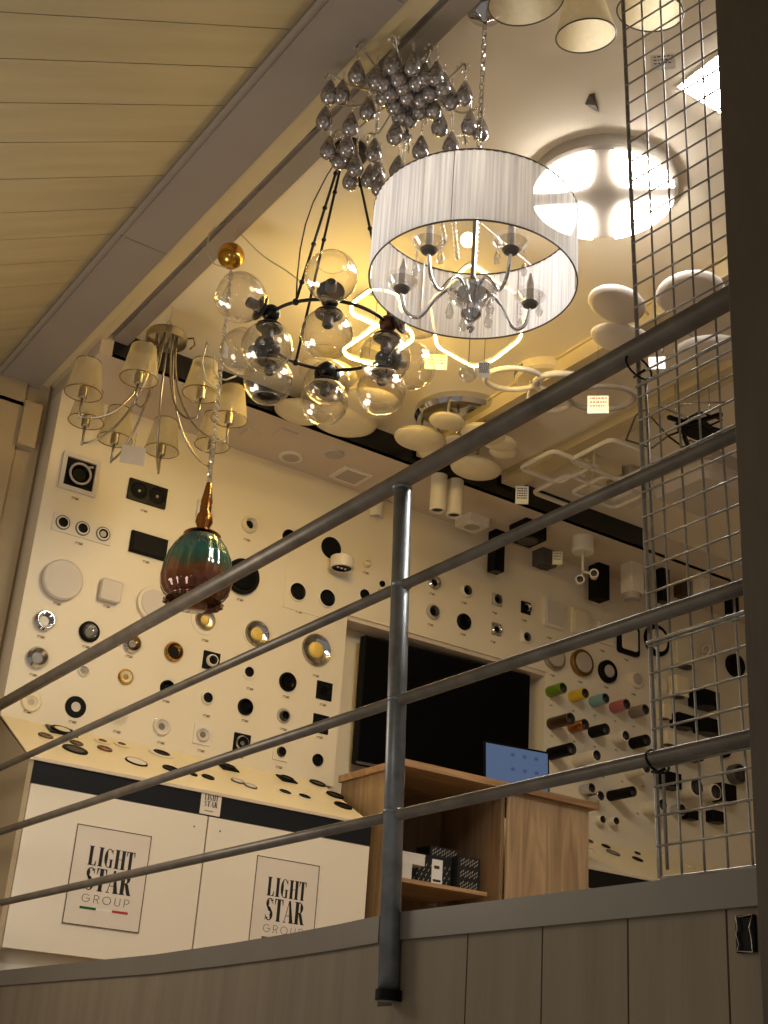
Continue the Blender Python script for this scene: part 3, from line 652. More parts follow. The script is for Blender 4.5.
onslope(613, 841.5, .03, 'black disc, rear one on the right hand sloping top', 'black', 'black', ki=.7, kl=.5)
onslope(606, 846.5, .026, 'black disc, left one on the right hand sloping top', 'black', 'black', ki=.7, kl=.5)
onslope(613, 853, .04, 'grey disc on the right hand sloping top', 'dgrey', 'ledg', ki=.7, kl=.5)
onslope(639, 845.5, .055, 'large smoky glass disc on the right hand sloping top', 'ledg', 'ledg', ki=.7, kl=.5)
onslope(637.5, 853.5, .018, 'small black disc beside the smoky glass disc', 'black', 'black', ki=.7, kl=.5)
onslope(637.5, 859.5, .032, 'black disc near the front edge by the mesh', 'black', 'black', ki=.7, kl=.5)
onslope(589, 841, .025, 'small brown disc next to the counter side', 'bronze', 'cap', ki=.7, kl=.5)
onslope(590, 850, .028, 'pale ring disc next to the counter side', 'white', 'greyw', ki=.7, kl=.5)
onslope(697, 852, .04, 'clear glass ring seen through the lowest mesh cells', 'clear', 'greyw', ki=.7, kl=.5)
onslope(722, 864, .025, 'chrome disc seen through the lowest mesh cells', 'chrome', 'chrome', ki=.7, kl=.5)
onslope(690, 866, .035, 'cream disc seen through the lowest mesh cells', 'cream', 'opal', ki=.7, kl=.5)
# ------------------------------------------------------------------ lettering strokes
def glyphs():
    G = {}
    def rect(x0, y0, x1, y1): return [(x0, y0), (x1, y0), (x1, y1), (x0, y1)]
    def arc(cx, cy, rx, ry, a0, a1, w0, w1, n=14):
        o = []; i_ = []
        for k in range(n + 1):
            a = math.radians(a0 + (a1 - a0) * k / n); w = w0 + (w1 - w0) * abs(math.cos(a)) ** 1.5
            o.append((cx + rx * math.cos(a), cy + ry * math.sin(a))); i_.append((cx + (rx - w) * math.cos(a), cy + (ry - w0 * 1.1) * math.sin(a)))
        return [[o[k], o[k + 1], i_[k + 1], i_[k]] for k in range(n)]
    S_ = .185; T_ = .04
    def stem(x, w=S_, y0=0, y1=1): return [rect(x, y0, x + w, y1), rect(x - .05, y0, x + w + .05, y0 + T_), rect(x - .05, y1 - T_, x + w + .05, y1)]
    G['L'] = (.5, stem(.06) + [rect(.06, 0, .47, T_), [(.47, 0), (.47, .27), (.44, .27), (.38, T_)]])
    G['I'] = (.3, stem(.075))
    G['H'] = (.62, stem(.06) + stem(.41) + [rect(.2, .49, .42, .52)])
    G['T'] = (.5, [rect(.16, 0, .34, 1), rect(.12, 0, .38, T_), rect(.01, 1 - T_, .49, 1), [(.01, 1), (.01, .72), (.035, .72), (.1, 1)], [(.49, 1), (.49, .72), (.465, .72), (.4, 1)]])
    G['A'] = (.58, [[(.27, 1), (.37, 1), (.57, 0), (.37, 0)], [(.28, 1), (.32, 1), (.08, 0), (.045, 0)], rect(.15, .3, .42, .33), rect(0, 0, .16, T_), rect(.32, 0, .6, T_)])
    G['R'] = (.58, stem(.06) + arc(.24, .74, .26, .26, -90, 90, T_, .17) + [rect(.2, .97, .26, 1), rect(.2, .48, .26, .51), [(.24, .5), (.41, .5), (.58, 0), (.4, 0)], rect(.42, 0, .6, T_)])
    G['G'] = (.56, arc(.29, .5, .26, .5, 45, 320, T_, .19, 22) + [rect(.36, .0, .49, .44), rect(.3, .42, .55, .45), [(.49, .98), (.465, .98), (.44, .78), (.49, .7)]])
    G['S'] = (.48, arc(.24, .76, .2, .24, 30, 270, T_, .17, 16) + arc(.24, .26, .21, .26, -150, 90, T_, .17, 16) + [[(.06, .66), (.28, .60), (.43, .36), (.2, .42)], [(.42, .98), (.4, .98), (.38, .8), (.42, .72)], [(.035, .02), (.06, .02), (.08, .2), (.035, .28)]])
    # light sans letters
    def th(pts, w=.065):
        out = []
        for p, q in zip(pts[:-1], pts[1:]):
            d = Vector((q[0] - p[0], q[1] - p[1])).normalized() * w / 2; n = Vector((-d.y, d.x)); p = Vector(p) - d * .6; q = Vector(q) + d * .6
            out.append([tuple(p - n), tuple(q - n), tuple(q + n), tuple(p + n)])
        return out
    def cp(cx, cy, rx, ry, a0, a1, n=14): return [(cx + rx * math.cos(math.radians(a0 + (a1 - a0) * k / n)), cy + ry * math.sin(math.radians(a0 + (a1 - a0) * k / n))) for k in range(n + 1)]
    g = {}
    g['G'] = th(cp(.4, .5, .38, .47, 45, 360)) + th([(.78, .5), (.45, .5)])
    g['R'] = th([(.05, 0), (.05, .97), (.3, .97)]) + th(cp(.3, .72, .22, .25, 90, -90)) + th([(.05, .47), (.3, .47), (.52, 0)])
    g['O'] = th(cp(.42, .5, .4, .47, 0, 360, 24))
    g['U'] = th([(.05, .97), (.05, .35)]) + th(cp(.3, .33, .25, .31, 180, 360)) + th([(.55, .35), (.55, .97)])
    g['P'] = th([(.05, 0), (.05, .97), (.3, .97)]) + th(cp(.3, .7, .22, .27, 90, -90)) + th([(.05, .43), (.3, .43)])
    return G, g
GL, gl = glyphs()
def word(mb, w, x0, x1, y0, y1, z, serif=True):
    G = GL
    if serif:
        tot = sum(G[c][0] for c in w) + .04 * (len(w) - 1); sx = (x1 - x0) / tot; x = x0
        for c in w:
            for poly in G[c][1]: 
                mb.add([(x + p[0] * sx, y0 + p[1] * (y1 - y0), z) for p in poly], [tuple(range(len(poly)))])
            x += (G[c][0] + .04) * sx
    else:
        wd = {'G': .8, 'R': .55, 'O': .84, 'U': .6, 'P': .55}; gap = .35; tot = sum(wd[c] for c in w) + gap * (len(w) - 1); sx = (x1 - x0) / tot; x = x0
        for c in w:
            for poly in gl[c]: mb.add([(x + p[0] * sx, y0 + p[1] * (y1 - y0), z) for p in poly], [tuple(range(len(poly)))])
            x += (wd[c] + gap) * sx
def logo(corners, label, yplane, small=False):
    tl, tr, br, bl = [W(px, py, 'Y', yplane) for px, py in corners]
    cx = (tl.x + tr.x + br.x + bl.x) / 4; cz = (tl.z + tr.z + br.z + bl.z) / 4; w = (tr.x - tl.x + br.x - bl.x) / 4; h = (tl.z - bl.z + tr.z - br.z) / 4
    t = thing('logo_board', label, 'sign', (cx, yplane + .004, cz), WALLROT)
    b = MB(); b.box(-w, w, -h, h, 0, .004); part('board', b, M['poster'], t)
    if not small:
        b = MB(); e = .0035
        for (x0, x1, y0, y1) in ((-w, w, h - e, h), (-w, w, -h, -h + e), (-w, -w + e, -h, h), (w - e, w, -h, h)): b.box(x0, x1, y0, y1, .004, .0048)
        part('border_line', b, M['ink'], t)
        k = 1
        rows = (('LIGHT', .605, .80), ('STAR', .355, .585))
    else: rows = (('LIGHT', .60, .86), ('STAR', .33, .57))
    z = .0046
    b = MB()
    for wd, f0, f1 in rows:
        xa = .29 if not small else .2
        word(b, wd, -w + 2 * w * (.20 if not small else .16), -w + 2 * w * (.815 if not small else .84), -h + 2 * h * f0, -h + 2 * h * f1, z)
    part('lettering', b, M['inkb'], t)
    if not small:
        b = MB(); word(b, 'GROUP', -w + 2 * w * .20, -w + 2 * w * .82, -h + 2 * h * .235, -h + 2 * h * .315, z, False); part('small_lettering', b, M['inkg'], t)
        for i, (mt) in enumerate(('igreen', 'iyell', 'ired')):
            b = MB(); x = -w + 2 * w * (.19 + i * .21); b.box(x, x + 2 * w * .21, -h + 2 * h * .165, -h + 2 * h * .19, .004, z); part('flag_stripe', b, M[mt], t)
    else:
        b = MB(); b.box(-w * .55, w * .3, -h * .72, -h * .66, .004, z); part('underline', b, M['ink'], t)
logo(((79, 823), (152.5, 837), (138, 933.5), (60.5, 922.5)), 'bordered white logo board reading LIGHT STAR GROUP on the left cabinet door', YC - .004 - .004)
logo(((257.5, 855.5), (321.5, 865.8), (310, 962), (247, 953)), 'bordered white logo board reading LIGHT STAR GROUP on the right cabinet door', YC - .004 - .004)
logo(((202.5, 789.5), (222.5, 793), (219.5, 817), (199.5, 813)), 'small white LIGHT STAR card fixed on the black band', YC - .002 - .004, True)
# ------------------------------------------------------------------ television in the niche
TX0, TX1, TZ0, TZ1 = 3.455, 4.565, 1.56, 2.225
t = thing('television', 'large black flat television hung in the wall niche', 'television', ((TX0 + TX1) / 2, 5.605, (TZ0 + TZ1) / 2), (0, 0, 0))
w = (TX1 - TX0) / 2; h = (TZ1 - TZ0) / 2
t.rotation_euler = (.035, -.03, 0)
b = MB(); b.box(-w, w, -.07, -.02, -h, h, bev=.004); b.box(-w * .5, w * .5, -.02, .01, -h * .5, h * .5); part('casing', b, M['black'], t)
b = MB(); b.box(-w + .012, w - .012, -.073, -.069, -h + .016, h - .012); part('screen', b, M['blackg'], t)
b = MB(); b.box(-w + .0, w - .0, -.0735, -.066, -h - .002, -h + .01); part('bezel', b, M['dgrey'], t)
# ------------------------------------------------------------------ oak counter
DX0, DX1, DY0, DY1, DZ = 3.31, 4.46, 4.88, 5.42, 1.425
t = thing('oak_counter', 'oak shop counter with an open shelf and a closed side in front of the television', 'counter', ((DX0 + DX1) / 2, 5.1, ZF - .02))
c0 = Vector(t.location)
def dbox(name, mat, x0, x1, y0, y1, z0, z1, bev=.002, lab=None, parent=t):
    b = MB(); b.box(x0 - c0.x, x1 - c0.x, y0 - c0.y, y1 - c0.y, z0 - c0.z, z1 - c0.z, bev=bev); return part(name, b, M[mat], parent, lab)
dbox('countertop', 'oakh', DX0 - .02, DX1 + .02, DY0, DY1, DZ - .032, DZ)
dbox('side_panel', 'oak', DX0, DX0 + .03, DY0 + .04, DY1, ZF - .02, DZ - .033)
dbox('side_panel', 'oak', DX1 - .04, DX1 - .02, DY0 + .04, DY1, ZF - .02, DZ - .033)
dbox('divider_panel', 'oakd', 3.90, 3.92, DY0 + .04, DY1, ZF - .02, DZ - .033)
dbox('front_panel', 'oak', 3.935, DX1 - .02, DY0 + .03, DY0 + .05, ZF - .02, DZ - .034)
dbox('back_panel', 'oakd', DX0 + .03, 3.90, DY1 - .02, DY1, ZF - .02, DZ - .033)
dbox('shelf', 'oakh', DX0 + .031, 3.84, DY0 + .05, DY1 - .03, .895, .913)
# boxes on the shelf
def carton(x0, x1, y0, y1, z0, z1, label, mat, stripes=True, label_card=None):
    c = Vector(((x0 + x1) / 2, (y0 + y1) / 2, z0)); t = thing('carton', label, 'box', c, (0, 0, 0), 'small cartons on the counter shelf')
    w, d, h = (x1 - x0) / 2, (y1 - y0) / 2, z1 - z0
    b = MB(); b.box(-w, w, -d, d, 0, h * .8, bev=.001); part('box_base', b, M[mat], t)
    b = MB(); b.box(-w - .001, w + .001, -d - .001, d + .001, h * .8, h, bev=.001); part('lid', b, M[mat], t)
    if stripes:
        b = MB(); x = -w + .012
        k = 0
        while x < w - .016:
            zz = h * (.15 + .16 * (k % 4)); b.add([(x, -d - .0012, zz), (x + .004, -d - .0012, zz), (x + .011, -d - .0012, zz + .012), (x + .007, -d - .0012, zz + .012)], [(0, 1, 2, 3)])
            zz = h * (.15 + .16 * ((k + 2) % 4)); b.add([(x, -d - .0012, zz), (x + .004, -d - .0012, zz), (x + .011, -d - .0012, zz + .012), (x + .007, -d - .0012, zz + .012)], [(0, 1, 2, 3)])
            x += .013; k += 1
        part('stripe_print', b, M['greyw'], t)
    if label_card is not None:
        b = MB(); b.box(label_card - .03, label_card + .03, -d - .003, -d - .001, h * .12, h * .9); q = part('sticker', b, M['tag'], t)
        b = MB(); b.box(label_card - .022, label_card + .022, -d - .0035, -d - .003, h * .18, h * .26); b.box(label_card - .018, label_card + .012, -d - .0035, -d - .003, h * .6, h * .7); part('print', b, M['ink'], q)
z = .9135
def cx(px, y): return W(px, 870, 'Y', y).x
zt_ = W(430, 850, 'Y', 5.04).z
carton(cx(400, 4.98), cx(409.5, 4.98), 4.96, 5.03, z, z + .07, 'lower white carton at the left of the shelf stack', 'carton', False)
carton(cx(399, 4.98), cx(422, 4.98), 4.96, 5.03, z + .0705, z + .12, 'upper white carton on the left of the shelf stack', 'carton', False)
carton(cx(410, 5.05), cx(450, 5.05), 5.04, 5.17, z, z + .14, 'wide black striped carton with a white sticker', 'cartonb', True, .03)
carton(cx(424, 5.1), cx(452, 5.1), 5.06, 5.17, z + .1405, z + .19, 'black carton lying on top of the wide striped one', 'cartonb', True)
for k, nm in enumerate(('bottom', 'middle', 'top')):
    carton(cx(458, 5.0), cx(480, 5.0), 5.0, 5.14, z + k * .052, z + k * .052 + .0515, nm + ' black striped carton of the right hand stack of three', 'cartonb', True)
# laptop on the counter
t = thing('laptop', 'open laptop with a blue lit screen standing on the oak counter', 'laptop', (4.065, 5.02, DZ + .001), (0, 0, 0))
b = MB(); b.box(-.19, .215, -.0, .24, 0, .014, bev=.004); part('keyboard_base', b, M['greyw'], t)
T1 = Matrix.Translation((0, -.0, .012)) @ Matrix.Rotation(-.0, 4, 'X') @ Matrix.Rotation(-.05, 4, 'Y')
t['label'] = 'open laptop with a blue lit screen standing on the oak counter'
b = MB(); b.box(-.205, .205, -.012, -.003, 0, .212, T=T1, bev=0); q = part('lid', b, M['black'], t)
b = MB(); b.box(-.195, .195, -.0135, -.012, .01, .202, T=T1); part('screen', b, M['screen'], q)
b = MB()
for i in range(3):
    for j in range(2):
        x, zz = -.03 + i * .075, .165 - j * .07
        b.add([tuple(T1 @ Vector((x + .014 * math.cos(a * PI / 6), -.0142, zz + .009 * math.sin(a * PI / 6)))) for a in range(12)], [tuple(range(12))])
part('icons', b, M['icon'], q)
# ------------------------------------------------------------------ railing
RX = XB
def rail_z(px, py): return W(px, py, 'X', RX).z
rz = [.5 * (W(725, 300, 'X', RX).z + W(0, 705, 'X', RX).z), .5 * (W(735, 435, 'X', RX).z + W(0, 768, 'X', RX).z), .5 * (W(740, 588, 'X', RX).z + W(0, 832, 'X', RX).z), .5 * (W(745, 738, 'X', RX).z + W(0, 903, 'X', RX).z)]
rl_ = ('top round steel handrail', 'second steel rail from the top', 'third steel rail from the top', 'lowest steel rail above the flashing')
t = thing('railing', 'steel pipe railing with one post and four rails along the mezzanine edge', 'railing', (RX, 2.26, .2))
c0 = Vector(t.location)
for k, (a0, a1, r) in enumerate((((0, 705), (725, 300), .021), ((0, 768), (735, 435), .0125), ((0, 832), (740, 588), .0125), ((0, 903), (745, 738), .0115))):
    p = W(*a0, 'X', RX); q = W(*a1, 'X', RX); d = (q - p).normalized(); e1 = q + d * ((1.10 - q.y) / d.y); e0 = p - d * ((p.y - 5.45) / d.y) if p.y < 5.45 else p
    e0 = p + d * ((5.45 - p.y) / d.y)
    b = MB(); n = 12
    b.tube([e0 - c0, (e0 + e1) / 2 - c0, e1 - c0], r, 14 if k == 0 else 10); part('handrail' if k == 0 else 'rail', b, M['steel'], t)
pt = W(403, 492, 'X', RX); pb = W(388, 1001, 'X', RX)
b = MB(); b.tube([pb - c0, pt - c0], .0205, 18); part('post', b, M['steelp'], t)
b = MB(); b.lathe([(.0205, 0), (.0255, .0), (.0255, .02), (.0205, .02)], 18, Matrix.Translation(pb - c0)); part('post_foot', b, M['black'], t)
for (x, y) in ((402, 488), (402, 585), (398, 700), (394, 812)):
    P = W(x, y, 'X', RX) - c0; b = MB(); b.sphere((P.x, P.y, P.z), .024, 12, 8, sz=.45); part('weld', b, M['steelp'], t)
# second post at far end
b = MB(); b.tube([Vector((RX, 5.44, .3)) - c0, Vector((RX, 5.44, rz[0])) - c0], .02, 12); part('post', b, M['steel'], t)
# ------------------------------------------------------------------ wire mesh panel
t = thing('wire_mesh_panel', 'tall galvanised square wire mesh panel tied to the railing beside the pillar', 'mesh panel', (RX, 1.4, .34))
c0 = Vector(t.location)
ztop = 2.45; zb = .352
def mesh_x(k, z):      # upper part of the sheet is bent away from the line of the railing
    return Vector((RX, 1.5 - k * .047, z))
zs = [zb + .047 * i + .00007 * i * i for i in range(44)]; ztop = zs[-1]
def yleft(z): return 1.50 + (z - .344) * (1.5597 - 1.50) / 1.78 if False else 1.497 + (z - .344) * .034
def mp(k, z):
    tw = max(0, (z - 1.1)) * .16; return Vector((RX + .028 + k * .047 * math.sin(tw), yleft(z) * (RX + .028) / RX - k * .047 * math.cos(tw), z)) - c0
NV = 7
b = MB()
for k in range(1, NV + 1): b.tube([mp(k, z) for z in zs], .0021, 6)
part('vertical_wires', b, M['wire'], t)
b = MB()
off = Vector((-.0042, 0, 0))
for z in zs[1:]: b.tube([mp(k, z) + off for k in (0, NV / 2, NV)], .0021, 6)
part('horizontal_wires', b, M['wire'], t)
b = MB(); b.tube([mp(0, ztop)] + [mp(0, z) for z in reversed(zs)] + [mp(.15, zb - .004), mp(NV, zb - .004)], .0045, 8); part('edge_rod', b, M['wire'], t)
for (px, py) in ((640, 388), (658, 642), (660, 768)):
    z = W(px, py, 'X', RX + .028).z; b = MB(); b.tube([mp(k, z) + Vector((-.008, 0, 0)) for k in (0, NV)], .0036, 8); part('cross_rod', b, M['wire'], t)
b = MB(); b.tube([mp(.35, zb + .01), mp(.35, 1.25)], .003, 8); part('edge_rod', b, M['wire'], t)
for (px, py, l) in ((634, 365, 'black cable tie holding the mesh to the top handrail'), (652, 760, 'black cable tie holding the mesh to the lowest rail')):
    P = W(px, py, 'X', RX); b = MB(); r = .026 if py < 500 else .019
    b.tube([(.012 + (r + .006) * math.cos(q * PI / 8), .006 * math.sin(q * PI / 8), r * math.sin(q * PI / 8)) for q in range(16)], .0022, 6, True)
    b.tube([(.0, 0, -r), (-.01, -.02, -r - .006), (-.006, -.035, -r - .002)], .0025, 6); o = part('cable_tie', b, M['black']); o.location = P; tag(o, l, 'cable tie', 'cable ties')
# socket hole in the fascia by the pillar
P = W(748, 934, 'X', 1.518); t = thing('open_socket_box', 'torn black socket box with silver edge in the boards beside the pillar', 'socket box', P, (0, -PI / 2, 0))
t.scale = (.78, .8, 1)
b = MB(); b.box(-.033, .033, -.02, .024, 0, .004); part('recess', b, M['black'], t)
b = MB(); b.tube([(.033, -.018, .005), (.03, .01, .006), (.033, .02, .006), (.01, .016, .007), (-.0, .021, .006), (-.018, .015, .006), (-.03, .02, .006), (-.033, -.015, .005), (-.01, -.014, .006), (.01, -.01, .006)], .0012, 6, True); part('edge_metal', b, M['nickel'], t)
# ------------------------------------------------------------------ ceiling fixtures
def CP(px, py, z=ZC): return W(px, py, 'Z', z)
# four segment round lamp (lit)
P = CP(603, 196, 3.06); P.z = ZC; R = .268
t = thing('segmented_ceiling_lamp', 'large round ceiling lamp lit white in four curved segments', 'ceiling lamp', P, (PI, 0, PI / 4 + .03))
b = MB(); b.lathe([(R, 0), (R, .045), (R - .012, .058), (R - .03, .06), (0, .06)], 56); part('frame', b, M['greyw'], t)
for k in range(4):
    a0 = k * PI / 2; pts = []
    ro = R * .955
    s0 = math.asin(.042 / ro); 
    for q in range(13): a = s0 + (PI / 2 - 2 * s0) * q / 12; pts.append((ro * math.cos(a), ro * math.sin(a)))
    c_ = (.075, .075)
    for q in range(1, 8): u = q / 8; x = pts[12][0]; pts.append(((1 - u) ** 2 * .042 + 2 * u * (1 - u) * .026 + u * u * .06, (1 - u) ** 2 * ro + 2 * u * (1 - u) * .13 + u * u * .06))
    for q in range(0, 8): u = q / 8; pts.append(((1 - u) ** 2 * .06 + 2 * u * (1 - u) * .13 + u * u * ro * .98, (1 - u) ** 2 * .06 + 2 * u * (1 - u) * .026 + u * u * .042))
    b = MB(); b.prism(pts, .0605, .07, Matrix.Rotation(a0, 4, 'Z'), bev=.004); part('lit_segment', b, M['lampw'], t)
# square lit panel
P = CP(676, 85); t = thing('square_led_panel', 'square lit panel light in the ceiling beside the pillar', 'ceiling panel', (P.x + .3, P.y - .3, ZC), CEILROT)
b = MB(); b.box(-.3, .3, -.3, .3, 0, .008); b.box(-.305, .305, -.305, .305, 0, .004); part('frame', b, M['white'], t)
b = MB(); b.box(-.295, .295, -.295, .295, .008, .012); part('diffuser', b, M['panelw'], t)
# three cone shade lamp near the camera
P = CP(600, -40); t = thing('cone_shade_ceiling_lamp', 'ceiling lamp with cream fabric cone shades at the top edge of the picture', 'ceiling lamp', P)
b = MB(); b.lathe([(0, 0), (.12, 0), (.12, -.02), (.1, -.03), (0, -.03)], 32); part('canopy', b, M['chrome'], t)
for (px, py, rp) in ((526, 2, 38), (586, 36, 30), (650, 12, 33), (610, -60, 36)):
    Q = W(px, py, 'Z', 2.72) - P; r = rp * mpp(Q + P); d = Vector((Q.x, Q.y, 0)); d = d.normalized() if d.length else Vector((1, 0, 0))
    ang = .22; axis = Vector((d.y, -d.x, 0)); A = Matrix.Translation(Q) @ Matrix.Rotation(-ang, 4, axis)
    b = MB(); b.lathe([(r, 0), (r * .42, .2)], 36, A, smooth=True, split=False); s_ = part('lamp_shade', b, M['shadefab'], t)
    b = MB(); b.tube([A @ Vector((r * math.cos(q * PI / 18), r * math.sin(q * PI / 18), 0)) for q in range(36)], .0022, 6, True); part('shade_rim', b, M['dgrey'], s_); b = MB(); b.tube([A @ Vector((r * .42 * math.cos(q * PI / 12), r * .42 * math.sin(q * PI / 12), .2)) for q in range(24)], .0022, 6, True)
    part('shade_rim', b, M['dgrey'], s_)
    b = MB(); b.lathe([(.016, .2), (.016, .12), (.011, .115), (0, .115)], 14, A); b.tube([A @ Vector((0, 0, .2)), A @ Vector((-.0, 0, .25)), Vector((Q.x * .35, Q.y * .35, -.03))], .006, 8); part('arm', b, M['chrome'], t)
# small things on the ceiling
P = CP(593, 100); b = MB(); b.add([(-.03, -.015, -.002), (-.01, .03, -.003), (.055, .03, -.002), (.012, -.0, -.016), (-.02, -.03, -.003)], [(0, 1, 3), (1, 2, 3), (2, 4, 3), (4, 0, 3), (0, 4, 2, 1)]); o = part('torn_ceiling_patch', b, M['browncap']); o.location = P; tag(o, 'small dark torn scrap on the ceiling above the segmented lamp', 'scrap')
def hang_tag(P, label, w, h, mat='tag', string=.1, lines=3, accent=None, rz=0.0, group='hanging price tags', tilt=0):
    t = thing('price_tag', label, 'tag', P, (0, tilt, rz), group)
    b = MB(); b.box(-w, w, -.0008, .0008, -h, h); part('card', b, M[mat], t)
    b = MB()
    for k in range(lines):
        z = h * (.7 - k * 1.3 / lines); x = -w * .75
        random.seed(k + int(w * 999))
        while x < w * .7:
            l = w * random.uniform(.1, .3); b.box(x, min(x + l, w * .8), -.0013, -.0009, z - h * .07, z + h * .07); x += l + w * .1
    part('print', b, M['ink'] if not accent else M[accent], t)
    if string: b = MB(); b.tube([(0, 0, h), (0, 0, h + string)], .0008, 5); part('string', b, M['cabled'], t)
    return t
YAWC = math.atan2(-.45, .85) * 0
def facing(P): return math.atan2(P.x, -P.y) + PI if False else -math.atan2(P.x, P.y)
def TG(px, py, ax, v, label, wp, hp, **kw):
    P = W(px, py, ax, v); m = mpp(P); hang_tag(P, label, wp * m, hp * m, rz=facing(P), **kw)
TG(663, 62, 'Z', 2.98, 'white card with scribbled figures hanging under the ceiling behind the mesh', 12, 10, string=.12)
TG(484, 369.5, 'Z', 2.0, 'white printed price tag hanging below the drum shade', 6, 9, lines=5, string=.22)
TG(598, 404.5, 'Z', 2.72, 'yellowish price tag with red line hanging from the ring lamp', 10.5, 10, mat='tagy', lines=3, accent='ired', string=.28)
TG(657, 363, 'Z', 2.7, 'white price tag hanging from the petal lamp right under the top handrail', 8, 7, string=.1)
TG(436, 362, 'Z', 2.86, 'yellow lit price card hanging from the bent tube lamp', 11, 8.5, mat='tagy', string=.05)
TG(522, 495, 'Z', 2.9, 'white price card with dense print by the end of the dark strip', 6.5, 10, string=0, lines=5)
TG(557.5, 558, 'Y', 5.3, 'small yellowish card hanging on the dark grey box light', 5, 7, mat='tagy', string=0)
TG(133, 455, 'Z', 2.35, 'pale grey card hanging under the eight shade chandelier', 12, 10, mat='greyw', string=.06, lines=0)
# pebble lamp with chrome canopy
def pebble(P, rx, ry, h=.03): return P
def pebble_lamp(name, label, canopy, cr, discs, z, cz=.05, cm='chrome', dm='cream', fl_=.28):
    P = CP(*canopy); t = thing(name, label, 'ceiling lamp', P)
    b = MB(); b.lathe([(0, -cz), (cr * .93, -cz), (cr, -cz * .6), (cr, 0)], 48); part('canopy', b, M[cm], t)
    for (px, py, rp) in discs:
        Q = W(px, py, 'Z', z) - P; r = rp * mpp(Q + P) * 1.0
        b = MB(); b.sphere((0, 0, 0), r, 28, 10, sz=fl_); s_ = part('disc_shade', b, M[dm], t); s_.location = Q; s_.rotation_euler = (.06, .05, 0)
        b = MB(); b.tube([(0, 0, r * .1), (0, 0, -Q.z - cz * .9)], .007, 8); q_ = part('stem', b, M['chrome'], s_)
    return t
pebble_lamp('pebble_ceiling_lamp', 'ceiling lamp with seven cream pebble discs under a round chrome plate', (462, 414), .235, ((446.7, 421, 18), (419.6, 438.5, 26), (483, 434, 23), (456, 441, 13), (500, 443, 17), (476, 468, 26), (436, 453, 18), (503, 452, 14)), 2.96)
pebble_lamp('pebble_ceiling_lamp', 'large pale disc ceiling lamp glowing behind the black globe chandelier', (345, 392), .13, ((328, 374, 30), (344, 420, 34), (372, 403, 30), (300, 412, 26)), 3.0, cm='cream')
# petal lamp (flat pale petals)
P = CP(662, 320); t = thing('petal_ceiling_lamp', 'ceiling lamp with four flat lilac grey petals behind the mesh', 'ceiling lamp', P)
b = MB(); b.lathe([(0, -.05), (.045, -.05), (.06, -.02), (.06, 0)], 24); b.tube([(0, 0, -.05), (0, 0, -.16)], .006); part('hub', b, M['chrome'], t)
for (px, py, rx, ry, rt) in ((617, 305, .145, .105, .1), (622, 339, .145, .10, -.2), (690, 294, .155, .13, .6), (708, 350, .14, .11, 0)):
    Q = W(px, py, 'Z', 2.94) - P; A = Matrix.Translation(Q) @ Matrix.Rotation(math.atan2(Q.y, Q.x), 4, 'Z') @ Matrix.Diagonal((rx, ry, 1, 1))
    b = MB(); b.lathe([(0, -.016), (.8, -.012), (.96, -.004), (1, .006), (.9, .012), (0, .016)], 32, A, smooth=True); s_ = part('petal', b, M['opal'], t)
    b = MB(); b.tube([(0, 0, -.06), Q * .45 + Vector((0, 0, .03)), Q * .7 + Vector((0, 0, .012))], .005); part('petal_arm', b, M['chrome'], t)
# ring lamp
P = CP(545, 372); t = thing('ring_ceiling_lamp', 'white ceiling lamp of interlocking rings on a round slotted canopy', 'ceiling lamp', P)
b = MB(); b.lathe([(0, -.05), (.125, -.05), (.14, -.04), (.14, 0)], 40); c_ = part('canopy', b, M['cream'], t)
b = MB()
for k in range(7): a = -2.2 + k * .11; b.box(-.004, .004, .1385, .1415, -.04, -.012, T=Matrix.Rotation(a + PI, 4, 'Z'))
part('vent_slots', b, M['cap'], c_)
for (px, py, rp, th_) in ((513, 379, 28, .012), (560, 383, 25, .014), (550, 404, 19, .012), (602, 398, 32, .012)):
    Q = W(px, py, 'Z', 2.93) - P; r = rp * mpp(Q + P); b = MB()
    b.tube([(r * math.cos(q * PI / 20), r * math.sin(q * PI / 20), 0) for q in range(40)], th_, 8, True); s_ = part('ring', b, M['white' if px < 590 else 'greyw'], t); s_.location = Q; s_.rotation_euler = (.1, -.1, 0)
for (x, y) in ((.02, .02), (-.05, .04), (.05, -.06)): 
    b = MB(); b.tube([(x, y, -.05), (x * 1.3, y * 1.3, -.19)], .006); part('stem', b, M['white'], t)
# rounded square lamp frames
P = CP(588, 458); t = thing('square_loop_ceiling_lamp', 'white ceiling lamp of four rounded square loops on a rectangular canopy', 'ceiling lamp', P)
b = MB(); b.box(-.07, .19, -.06, .06, -.05, 0, bev=.008); part('canopy', b, M['cream'], t)
for (px, py, s_, sy) in ((556, 467, .13, .13), (616, 460, .17, .15), (572, 492, .15, .14), (610, 492, .15, .13)):
    Q = W(px, py, 'Z', 2.97) - P; pts = []; rr = .035
    for (cx, cy, a) in ((s_ - rr, sy - rr, 0), (-s_ + rr, sy - rr, PI / 2), (-s_ + rr, -sy + rr, PI), (s_ - rr, -sy + rr, 1.5 * PI)):
        for q in range(6): pts.append((cx + rr * math.cos(a + q * PI / 10), cy + rr * math.sin(a + q * PI / 10), 0))
    b = MB(); b.tube(pts, .012, 8, True); g_ = part('loop', b, M['white'], t); g_.location = Q
for (px, py) in ((580, 474), (594, 466), (593, 484)):
    Q = W(px, py, 'Z', 3.0) - P; b = MB(); b.lathe([(0, -.02), (.022, -.02), (.026, -.012), (.026, 0), (.008, .005), (.006, -Q.z)], 16, Matrix.Translation(Q)); part('stem', b, M['white'], t)
